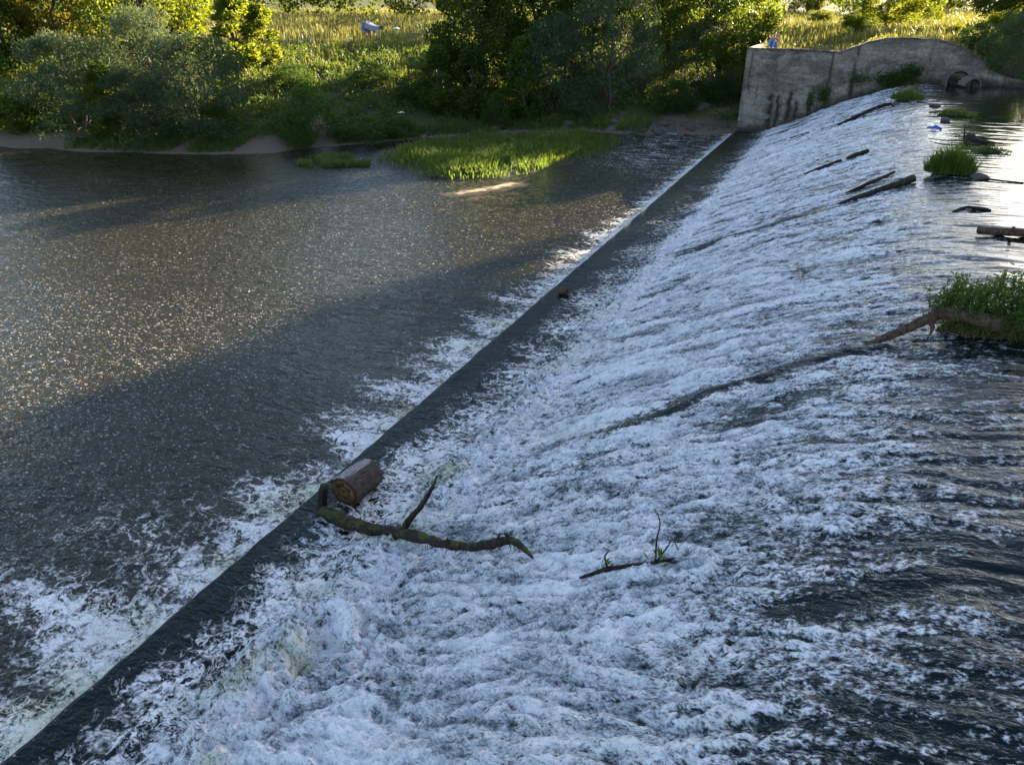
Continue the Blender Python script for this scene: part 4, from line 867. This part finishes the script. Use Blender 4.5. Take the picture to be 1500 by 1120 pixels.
br = log_thing('mossy_branch', 'long dark mossy branch with one upright fork reaching over the foot of the white water', 'branch', st, [.09, .11, .10, .085, .09, .065, .06, .055, .06, .05, .04, .012], M['mossy'], tw, n=10, rough=.22, sd=5)
rr = np.random.default_rng(8); tb = []
for k in range(60):
    i = rr.integers(3, 11); t = rr.uniform(); p = st[i - 1] * (1 - t) + st[i] * t - fb * 0 - st[0]; e = p + np.array([rr.normal(0, .03), rr.normal(0, .03), -rr.uniform(.06, .16)]); tb.append(tube([p - [0, 0, .03], (p + e) / 2, e], [.006, .005, .003], 3))
V, Q, T = join_tubes(tb); link('rootlets', mesh_np('rootlets', V, Q, T, mat=M['wetwood']), br)['kind'] = 'stuff'
# small block on the sill
c = at_z(825, 427, .58); log_thing('wood_block', 'small brown wood block stranded on the dark sill halfway along', 'wood block', [c + [-.12, .02, -.02], c + [0, 0, .03], c + [.12, -.03, .02]], [.11, .12, .105], M['redwood'], n=7, rough=.12, sd=6)
# long log lying down the slope
def on(u, v, l=.1): q = weir_hit(u, v, l); return q
log_thing('slope_log', 'long straight dark log lying down the slope below the grass tussock', 'log', [on(1216, 305, -.02), on(1250, 292, .05), on(1290, 278, .08), on(1320, 268, .10), on(1338, 261, .13)], [.05, .075, .085, .10, .105], M['wetwood'], [('twig', [on(1338, 261, .24), on(1345, 268, .1)], [.06, .02])] and [], n=9, sd=7)
for i, (u0, v0, u1, v1, l0, rad, lab) in enumerate([
    (1177, 256, 1232, 235, .05, .09, 'mossy dark log up the slope, lower of a broken pair'), (1241, 232, 1272, 221, .1, .12, 'short black log up the slope, upper of a broken pair'),
    (1228, 183, 1282, 158, .1, .12, 'green topped log caught on the slope below the small crest tussock'), (1284, 157, 1306, 152, .12, .12, 'dark stub of log just left of the small crest tussock'),
    (1240, 283, 1310, 252, .03, .07, 'thin dark timber in the water just above the long straight log'), (1102, 221, 1185, 194, .03, .07, 'thin black timber low on the far part of the slope')]):
    log_thing('sunken_log', lab, 'log', [on(u0, v0, l0 - .02), on((u0 + u1) / 2, (v0 + v1) / 2, l0 + .03), on(u1, v1, l0 + .03)], [rad * .5, rad * .75, rad * .6], M['wetwood'], n=8, rough=.22, sd=20 + i, group='dark logs caught on the slope')
# driftwood trunk with the plant clump at the right
dz = [(1268, 506, .02), (1300, 493, .1), (1335, 478, .16), (1362, 466, .24), (1378, 459, .3), (1410, 462, .30), (1450, 472, .22), (1500, 485, .1), (1540, 495, .05)]
st = [on(u, v, l) for u, v, l in dz]
log_thing('driftwood_trunk', 'reddish bent driftwood trunk reaching down the slope from the weedy clump at the right edge', 'driftwood', st, [.04, .06, .07, .08, .09, .11, .12, .12, .12], M['redwood'], [('twig', [st[3], on(1366, 480, .15), on(1362, 490, .06)], [.05, .03, .015]), ('twig', [st[4], on(1366, 452, .42)], [.04, .02])], n=9, rough=.14, sd=40)
def hump(name, label, cat, c, rx_, ry_, hh, mat):
    a_, b_ = np.meshgrid(np.linspace(0, 2 * math.pi, 25)[:-1], np.linspace(0, 1, 9)); k = 1 + .25 * fbm(np.cos(a_) * 1.5 + c[0], np.sin(a_) * 1.5, 3, 310)
    X = rx_ * b_ * np.cos(a_) * k; Y = ry_ * b_ * np.sin(a_) * k; Z = hh * (1 - b_ ** 2.2) * (1 + .3 * fbm(X * 4, Y * 4, 3, 311)) - .5 * b_ ** 3
    V = np.stack([X, Y, Z], -1).reshape(-1, 3); i = np.arange(24); Q = np.concatenate([np.stack([r_ * 24 + i, (r_ + 1) * 24 + i, (r_ + 1) * 24 + (i + 1) % 24, r_ * 24 + (i + 1) % 24], -1) for r_ in range(8)])
    o = empty(name, tuple(c)); tag(o, label, cat); link('root_mass', mesh_np('root_mass', V, Q[:, ::-1] * 0 + Q, mat=mat), o); return o
M['roots'] = mat_flat('root_soil', (.05, .032, .018), .9, .5, 9)
c = on(1478, 478, .05); cl = hump('weed_clump', 'leafy green weed clump on a brown root mass above the bent driftwood trunk', 'plant clump', c, 1.05, .5, .26, M['roots'])
rr = np.random.default_rng(12); pts = []; tub = []; tn = []
for k in range(190):
    a_ = rr.uniform(0, 6.28); q = math.sqrt(rr.uniform(0, 1)); b = np.array([1.05 * q * math.cos(a_), .45 * q * math.sin(a_), .22 * (1 - q * q)]); hh = rr.uniform(.3, .8) * (1 - .35 * q); tp = b + np.array([rr.normal(0, .09), rr.normal(0, .09), hh])
    tub.append(tube([b, (b + tp) / 2 + rr.normal(0, .015, 3), tp], [.007, .006, .003], 3))
    for j in range(26): t = rr.uniform(.15, 1.0); pts.append(b + (tp - b) * t + rr.normal(0, .025, 3)); tn.append(rr.uniform(0, 1))
v, f, t = leaf_cloud(np.array(pts), np.tile([0, 0, .3], (len(pts), 1)), .075, .36, np.array(tn), rr); link('leaves', mesh_np('leaves', v, f, attrs={'tint': t}, smooth=False, mat=M['weed']), cl)
V, Q, T = join_tubes(tub); link('stems', mesh_np('stems', V, Q, T, mat=M['weed']), cl)
a_ = rr.uniform(3.1, 6.4, 900); q = rr.uniform(.55, 1.05, 900); v, qd, tr, tt = blades(np.stack([1.05 * q * np.cos(a_), .5 * q * np.sin(a_), .24 * (1 - q ** 2.2) - .08], -1), rr.uniform(.08, .34, 900), np.full(900, .014), 1.3, np.clip(rr.normal(.55, .35, 900), 0, 1), rr)
link('grass', mesh_np('grass', v, qd, tr, attrs={'tint': tt}, smooth=False, mat=M['grass']), cl)['kind'] = 'stuff'
def tussock(label, c, rx_, ry_, n_, h0, h1, lean=.6, wid=.018, cat='grass tussock'):
    cl = hump('grass_tussock', label, cat, c, rx_, ry_, .12, M['roots']); rr = np.random.default_rng(int(n_ + h1 * 100)); a_ = rr.uniform(0, 6.28, n_); q = np.sqrt(rr.uniform(0, 1, n_))
    P = np.stack([rx_ * q * np.cos(a_), ry_ * q * np.sin(a_), .1 * (1 - q)], -1); v, qd, tr, tt = blades(P, rr.uniform(h0 * .5, h1, n_) * (1.15 - .6 * q ** 2) * (1 + .9 * fbm(P[:, 0] * 4, P[:, 1] * 4, 3, 9)) * np.where(rr.uniform(0, 1, n_) < .06, 1.35, 1), np.full(n_, wid) * rr.uniform(.5, 1.2, n_), lean, np.clip(rr.normal(.3, .3, n_) + .5 * fbm(P[:, 0] * 5, P[:, 1] * 5, 2, 19), 0, 1), rr)
    link('grass', mesh_np('grass', v, qd, tr, attrs={'tint': tt}, smooth=False, mat=M['grass']), cl)['kind'] = 'stuff'; return cl
tussock('thick green grass tussock on the crest beside the dead twigs', on(1390, 253, .03), .62, .36, 2600, .35, .85)
tussock('small green tussock on the far end of the crest near the wall', on(1329, 146, .05), .75, .55, 1100, .3, .6, wid=.03)
tussock('low weedy patch in the pond edge behind the dead twigs', at_z(1445, 222, 3.76), .7, .25, 500, .08, .2, .9)
tussock('flat mossy clump in the pond just past the crest near the far end', at_z(1395, 168, 3.76), .9, .5, 800, .06, .22, .9, .03)
def leafy(name, label, cat, u, v, y, w, h_, n_, size, dark=1.0):
    c = at_y(u, v, y); rr = np.random.default_rng(int(u)); P = rr.normal(0, 1, (n_, 3)) * np.array([w / 2.4, .14, h_ / 2.4]); P[:, 1] = -np.abs(P[:, 1]); o = empty(name, tuple(c)); tag(o, label, cat)
    vv, f, t = leaf_cloud(P, np.tile([0, -.4, .1], (n_, 1)), size, .5, rr.uniform(0, 1, n_), rr); k = link('leaves', mesh_np('leaves', vv, f, attrs={'tint': t}, smooth=False, mat=M['weed']), o); k.color = (dark, dark, dark, 1)
    st_ = [tube([[x_, .05, -h_ * .45], [x_ * 1.2, -.08, 0], [x_ * 1.5, -.14, h_ * .4]], [.02, .015, .006], 4) for x_ in np.linspace(-w * .3, w * .3, 5)]; V, Q, T = join_tubes(st_); link('stems', mesh_np('stems', V, Q, T, mat=M['bark']), o); return o
leafy('wall_plant', 'dark bush at the wall foot where the crest meets the wall, left of the other', 'plant', 1303, 117, WY - .2, 1.0, .55, 1100, .12, .6)
leafy('wall_plant', 'taller dark bush at the wall foot beside the pond, right of the other', 'plant', 1333, 107, WY - .2, .8, .6, 1000, .12, .6)
leafy('wall_plant', 'green weeds hanging low on the wall right of the wet stains', 'plant', 1208, 138, WY - .1, .5, .8, 600, .11, .8)
leafy('wall_plant', 'thin tuft of weeds on the wall between the stains and the hanging weeds', 'plant', 1188, 146, WY - .1, .3, .8, 250, .11, .8)
leafy('wall_plant', 'dry weed tuft growing from a joint in the middle of the wall', 'plant', 1256, 116, WY - .1, .7, .5, 350, .11, .9)
# dead twigs at the crest
c = at_z(1420, 208, 3.78); rr = np.random.default_rng(14); tw = []
for pts in ([(1420, 210, 0), (1408, 206, .05), (1388, 206, .05), (1360, 203, .03)], [(1412, 212, .0), (1385, 212, .03), (1362, 207, .03)], [(1412, 206, .05), (1413, 192, .6), (1414, 182, .95)], [(1420, 212, .02), (1435, 210, .06), (1440, 208, .16)], [(1404, 212, 0), (1400, 224, .05), (1397, 234, .04)], [(1410, 232, .02), (1424, 236, .15), (1428, 232, .25)]):
    tw.append(('twig', [at_z(u, v, 3.77) if dz_ < .3 else at_y(u, v, c[1]) for u, v, dz_ in pts], list(np.linspace(.03, .012, len(pts)))))
log_thing('dead_twigs', 'tangle of bare dead twigs with one upright stick caught on the crest behind the tussock', 'branch', [c - [.15, 0, .05], c + [0, .02, .12], c + [.2, 0, .06], c + [.75, .05, .02]], [.12, .15, .09, .03], M['wetwood'], tw, n=7, rough=.2, sd=50)
for i, (u, v, s, lab) in enumerate([(1436, 258, .19, 'pale brown stone in the pond right of the thick tussock'), (1312, 153, .25, 'dark stone beside the small crest tussock'), (1385, 176, .2, 'dark stone at the crest below the flat mossy clump'), (1369, 155, .2, 'dark stone on the crest right of the small tussock')]):
    p = on(u, v, .05); o = link('stone', RK[i], loc=tuple(p)); o.scale = (s * 1.3, s, s); o.rotation_euler = (0, 0, i); tag(o, lab, 'stone')
log_thing('floating_stick', 'thin dark stick in the pond beside the pale brown stone', 'stick', [at_z(1444, 262, 3.77), at_z(1470, 265, 3.77), at_z(1500, 268, 3.77)], [.03, .025, .02], M['wetwood'], n=5, sd=54)
log_thing('floating_pole', 'brown pole lying across the pond near the crest at the right edge', 'pole', [at_z(1432, 337, 3.80), at_z(1465, 339, 3.81), at_z(1484, 340, 3.82), at_z(1540, 342, 3.82)], [.075, .08, .085, .09], M['redwood'], [('peg', [at_z(1484, 340, 3.84), at_z(1485, 332, 3.95)], [.03, .03])], n=9, rough=.08, sd=55)
log_thing('floating_stick', 'curved dark stick in the glassy water above the brown pole', 'stick', [on(1395, 310, .02), on(1415, 304, .04), on(1440, 306, .03), on(1452, 308, .01)], [.02, .04, .04, .02], M['wetwood'], n=6, sd=56)
# leafy sunken branch in the foam
st = [on(835, 851, .0), on(862, 842, .08), on(890, 833, .11), on(925, 829, .10), (on(960, 824, .12)), on(1000, 815, .05)]
lb = log_thing('leafy_branch', 'thin dark branch with a few leaves half sunk in the white water', 'branch', st, [.012, .02, .028, .03, .025, .012], M['wetwood'], [('twig', [st[4], at_y(962, 790, st[4][1]), at_y(967, 765, st[4][1] + .1), at_y(959, 745, st[4][1] + .1)], [.012, .009, .007, .005]), ('twig', [st[4], at_y(978, 800, st[4][1]), at_y(985, 790, st[4][1]), at_y(994, 806, st[4][1])], [.01, .008, .006, .005]), ('twig', [st[2], at_y(886, 815, st[2][1]), at_y(893, 806, st[2][1])], [.012, .01, .006])], n=7, rough=.15, sd=60)
pts = [st[4] + rr.normal(0, 1, 3) * [.10, .05, .06] + [.02, 0, .12] for _ in range(16)] + [st[2] + rr.normal(0, 1, 3) * [.08, .05, .05] + [0, 0, .1] for _ in range(10)]
v, f, t = leaf_cloud(np.array(pts) - st[0], np.tile([0, 0, .2], (26, 1)), .09, .3, rr.uniform(0, 1, 26), rr); link('leaves', mesh_np('leaves', v, f, attrs={'tint': t}, smooth=False, mat=M['weed']), lb)
log_thing('sunken_stick', 'small black stick just breaking the foam below the mossy branch', 'stick', [on(634, 874, .02), on(652, 875, .07), on(674, 877, .03)], [.03, .045, .03], M['wetwood'], n=6, sd=61)
# blue rag and litter
def rag(name, label, cat, c, s, col, sd):
    rr = np.random.default_rng(sd); X, Y = np.meshgrid(np.linspace(-1, 1, 12), np.linspace(-1, 1, 12)); Z = .35 * fbm(X * 1.7, Y * 1.7, 3, sd) + .35 * (1 - X ** 2) * (1 - Y ** 2)
    V = np.stack([X * s, Y * s * .6, Z * s], -1).reshape(-1, 3); o = link(name, mesh_np(name, V, grid_faces(12, 12), mat=mat_flat(name + '_cloth', col, .5, .2)), loc=tuple(c)); tag(o, label, cat)
rag('rag', 'crumpled blue plastic rag snagged on the crest', 'litter', on(1369, 188, .05), .24, (.03, .08, .35), 70)
rag('bag', 'white scrap of plastic lying in the weeds above the shore', 'litter', ground_hit(588, 173) + [0, 0, .35], .22, (.75, .75, .75), 71)
rag('bag', 'white scrap lying in the sunlit grass right of the tent', 'litter', ground_hit(581, 51) + [0, 0, .5], .35, (.8, .8, .8), 72)
# driftwood along the far shore
for i, (pts, lab) in enumerate([([(610, 196), (650, 192), (690, 193)], 'dark fallen branch along the shore behind the reed island, left piece'), ([(715, 195), (740, 190), (752, 184)], 'dark root stub at the shore below the small leafy shrub'), ([(800, 187), (850, 184), (885, 186)], 'grey washed up trunk at the shore behind the right part of the island')]):
    st = [ground_hit(u, v) + [0, 0, .1] for u, v in pts]; log_thing('shore_log', lab, 'log', st, [.1, .14, .09], M['wetwood'], n=7, rough=.2, sd=80 + i)

for i, (pts, lab) in enumerate([([(243, 168, .3), (256, 150, .9), (268, 128, 1.6)], 'pale bare leaning limb among the dark willow bushes'), ([(296, 190, .2), (283, 172, .9), (276, 150, 1.4)], 'thin grey dead stem at the right part of the dark willow bushes'), ([(486, 150, .4), (500, 138, .6), (512, 128, .7)], 'weathered dead limb lying on the shaded grassy slope')]):
    b0 = ground_hit(*pts[0][:2]) + [0, 0, .1]; st = [b0] + [at_y(u, v, b0[1] - .6 * k_) for k_, (u, v, _) in enumerate(pts[1:], 1)]
    log_thing('dead_limb', lab, 'branch', st, [.07, .05, .02], M['twig'], n=6, rough=.15, sd=95 + i)

# ------------------------------------------------------------------ tent
p = ground_hit(546, 54); D = depth_of(p); tw_ = 34 / F * D
tent = empty('tent', (p[0], p[1], float(terrain(p[0], p[1])) + .05), R(12)); tag(tent, 'small blue-grey dome tent with a pale awning in the sunlit grass', 'tent')
a_, b_ = np.meshgrid(np.linspace(0, math.pi, 17), np.linspace(0, 1, 9)); L2 = tw_ * .32
Xd = -tw_ * .2 + L2 * np.cos(a_) * np.sqrt(1 - (b_ * .9) ** 2); Yd = (b_ * 2 - 1) * L2; Xd = -tw_ * .2 + L2 * np.cos(a_) * np.sqrt(np.clip(1 - ((b_ * 2 - 1) * .98) ** 2, 0, 1)); Zd = 1.25 * np.sin(a_) ** .8 * np.sqrt(np.clip(1 - ((b_ * 2 - 1) * .98) ** 2, 0, 1))
M['tentblue'] = mat_flat('tent_fabric', (.10, .11, .24), .6, .15, 2); M['tentpale'] = mat_flat('tent_awning', (.22, .22, .27), .6, .1, 2)
link('dome', mesh_np('dome', np.stack([Xd, Yd, Zd], -1).reshape(-1, 3), grid_faces(9, 17), mat=M['tentblue']), tent)
s_, t_ = np.meshgrid(np.linspace(0, 1, 10), np.linspace(-1, 1, 9)); XA = -tw_ * .2 + s_ * tw_ * .62; YA = t_ * (.85 - .1 * s_); ZA = (1.27 - .75 * s_ + .35 * s_ ** 3) - .55 * t_ ** 2 * (1 - .3 * s_)
link('awning', mesh_np('awning', np.stack([XA, YA, ZA], -1).reshape(-1, 3), grid_faces(9, 10), mat=M['tentpale']), tent)
for sgn in (-1, 1): V, Q, T = tube([[tw_ * .42, sgn * .7, 0], [tw_ * .42, sgn * .7, .5]], [.015, .015], 5); link('tent_pole', mesh_np('tent_pole', V, Q, T, mat=M['stone']), tent)

# ------------------------------------------------------------------ person sitting on the wall top
def skin(name, verts, edges, radii, mat, parent, sub=2, root=0):
    me = bpy.data.meshes.new(name); me.from_pydata(verts, edges, []); o = bpy.data.objects.new(name, me); COL.objects.link(o)
    md = o.modifiers.new('skin', 'SKIN'); md.use_smooth_shade = True
    for i, q in enumerate(radii): me.skin_vertices[0].data[i].radius = (q, q); me.skin_vertices[0].data[i].use_root = (i == root)
    s = o.modifiers.new('sub', 'SUBSURF'); s.levels = sub; s.render_levels = sub
    ev = o.evaluated_get(bpy.context.evaluated_depsgraph_get()); nm = bpy.data.meshes.new_from_object(ev); o.modifiers.clear(); o.data = nm; nm.materials.clear(); nm.materials.append(mat); o.parent = parent
    for pl in nm.polygons: pl.use_smooth = True
    return o
pp = at_y(1132.5, 70, WY + .38); per = empty('person', (pp[0], WY + .40, float(wall_top(pp[0])) + .02), R(180 - 8)); tag(per, 'person in a pink top and light blue trousers sitting on the wall top', 'person')
M['skin'] = mat_flat('skin', (.42, .25, .17), .5, .08); M['pink'] = mat_flat('pink_top', (.42, .12, .13), .8, .2); M['jeans'] = mat_flat('pale_jeans', (.15, .24, .40), .8, .15); M['hair'] = mat_flat('hair', (.06, .04, .03), .5, .3)
bv = [(0, 0, .12), (0, .02, .32), (0, .03, .52), (0, .045, .62), (0, .06, .72), (0, .07, .83), (.10, .05, .14), (.13, .36, .47), (.13, .58, .06), (.13, .74, .03), (-.10, .05, .14), (-.13, .36, .45), (-.13, .60, .06), (-.13, .76, .03), (.19, .03, .53), (.27, .12, .32), (.16, .36, .38), (.13, .43, .41), (-.19, .03, .53), (-.28, .12, .32), (-.17, .36, .37), (-.13, .43, .40)]
be = [(0, 1), (1, 2), (2, 3), (3, 4), (4, 5), (0, 6), (6, 7), (7, 8), (8, 9), (0, 10), (10, 11), (11, 12), (12, 13), (2, 14), (14, 15), (15, 16), (16, 17), (2, 18), (18, 19), (19, 20), (20, 21)]
brd = [.13, .12, .12, .05, .085, .075, .09, .06, .042, .04, .09, .06, .042, .04, .05, .038, .03, .028, .05, .038, .03, .028]
skin('body', bv, be, brd, M['skin'], per)
ti = [0, 1, 2, 14, 15, 18, 19]; mp = {k: i for i, k in enumerate(ti)}
skin('shirt', [bv[i] for i in ti], [(mp[a], mp[b]) for a, b in be if a in mp and b in mp], [brd[i] + .022 for i in ti], M['pink'], per)
ti = [0, 6, 7, 8, 10, 11, 12]; mp = {k: i for i, k in enumerate(ti)}
skin('trousers', [bv[i] for i in ti], [(mp[a], mp[b]) for a, b in be if a in mp and b in mp], [brd[i] + .02 for i in ti], M['jeans'], per)
skin('hair', [(0, .03, .70), (0, .03, .80), (0, .045, .87)], [(0, 1), (1, 2)], [.06, .09, .07], M['hair'], per)

# ------------------------------------------------------------------ droplets thrown up by the roller at the foot of the slope
rr = np.random.default_rng(90); n = 2600
yd = 2.5 + 20 * rr.uniform(0, 1, n) ** 1.8; xd = -5.05 + rr.normal(0, .35, n); k = fbm(yd * 1.1, xd * .8, 2, 95) > -.1; yd, xd = yd[k], xd[k]; n = len(xd)
zd = prof(xd) + .16 + np.abs(rr.normal(0, .13, n)); sz = rr.uniform(.003, .009, n)
o6 = np.array([(1, 0, 0), (-1, 0, 0), (0, 1, 0), (0, -1, 0), (0, 0, 1), (0, 0, -1)], float); t8 = np.array([(0, 2, 4), (2, 1, 4), (1, 3, 4), (3, 0, 4), (2, 0, 5), (1, 2, 5), (3, 1, 5), (0, 3, 5)])
V = (np.stack([xd, yd, zd], -1)[:, None] + o6[None] * sz[:, None, None] * np.array([1.4, 1, 1])).reshape(-1, 3); T = (t8[None] + 6 * np.arange(n)[:, None, None]).reshape(-1, 3)
tag(link('spray', mesh_np('spray', V, tris=T, mat=mat_flat('spray_drops', (.8, .82, .84), .3, .05))), 'fine white droplets thrown up where the white water meets the sill', 'spray', kind='stuff')
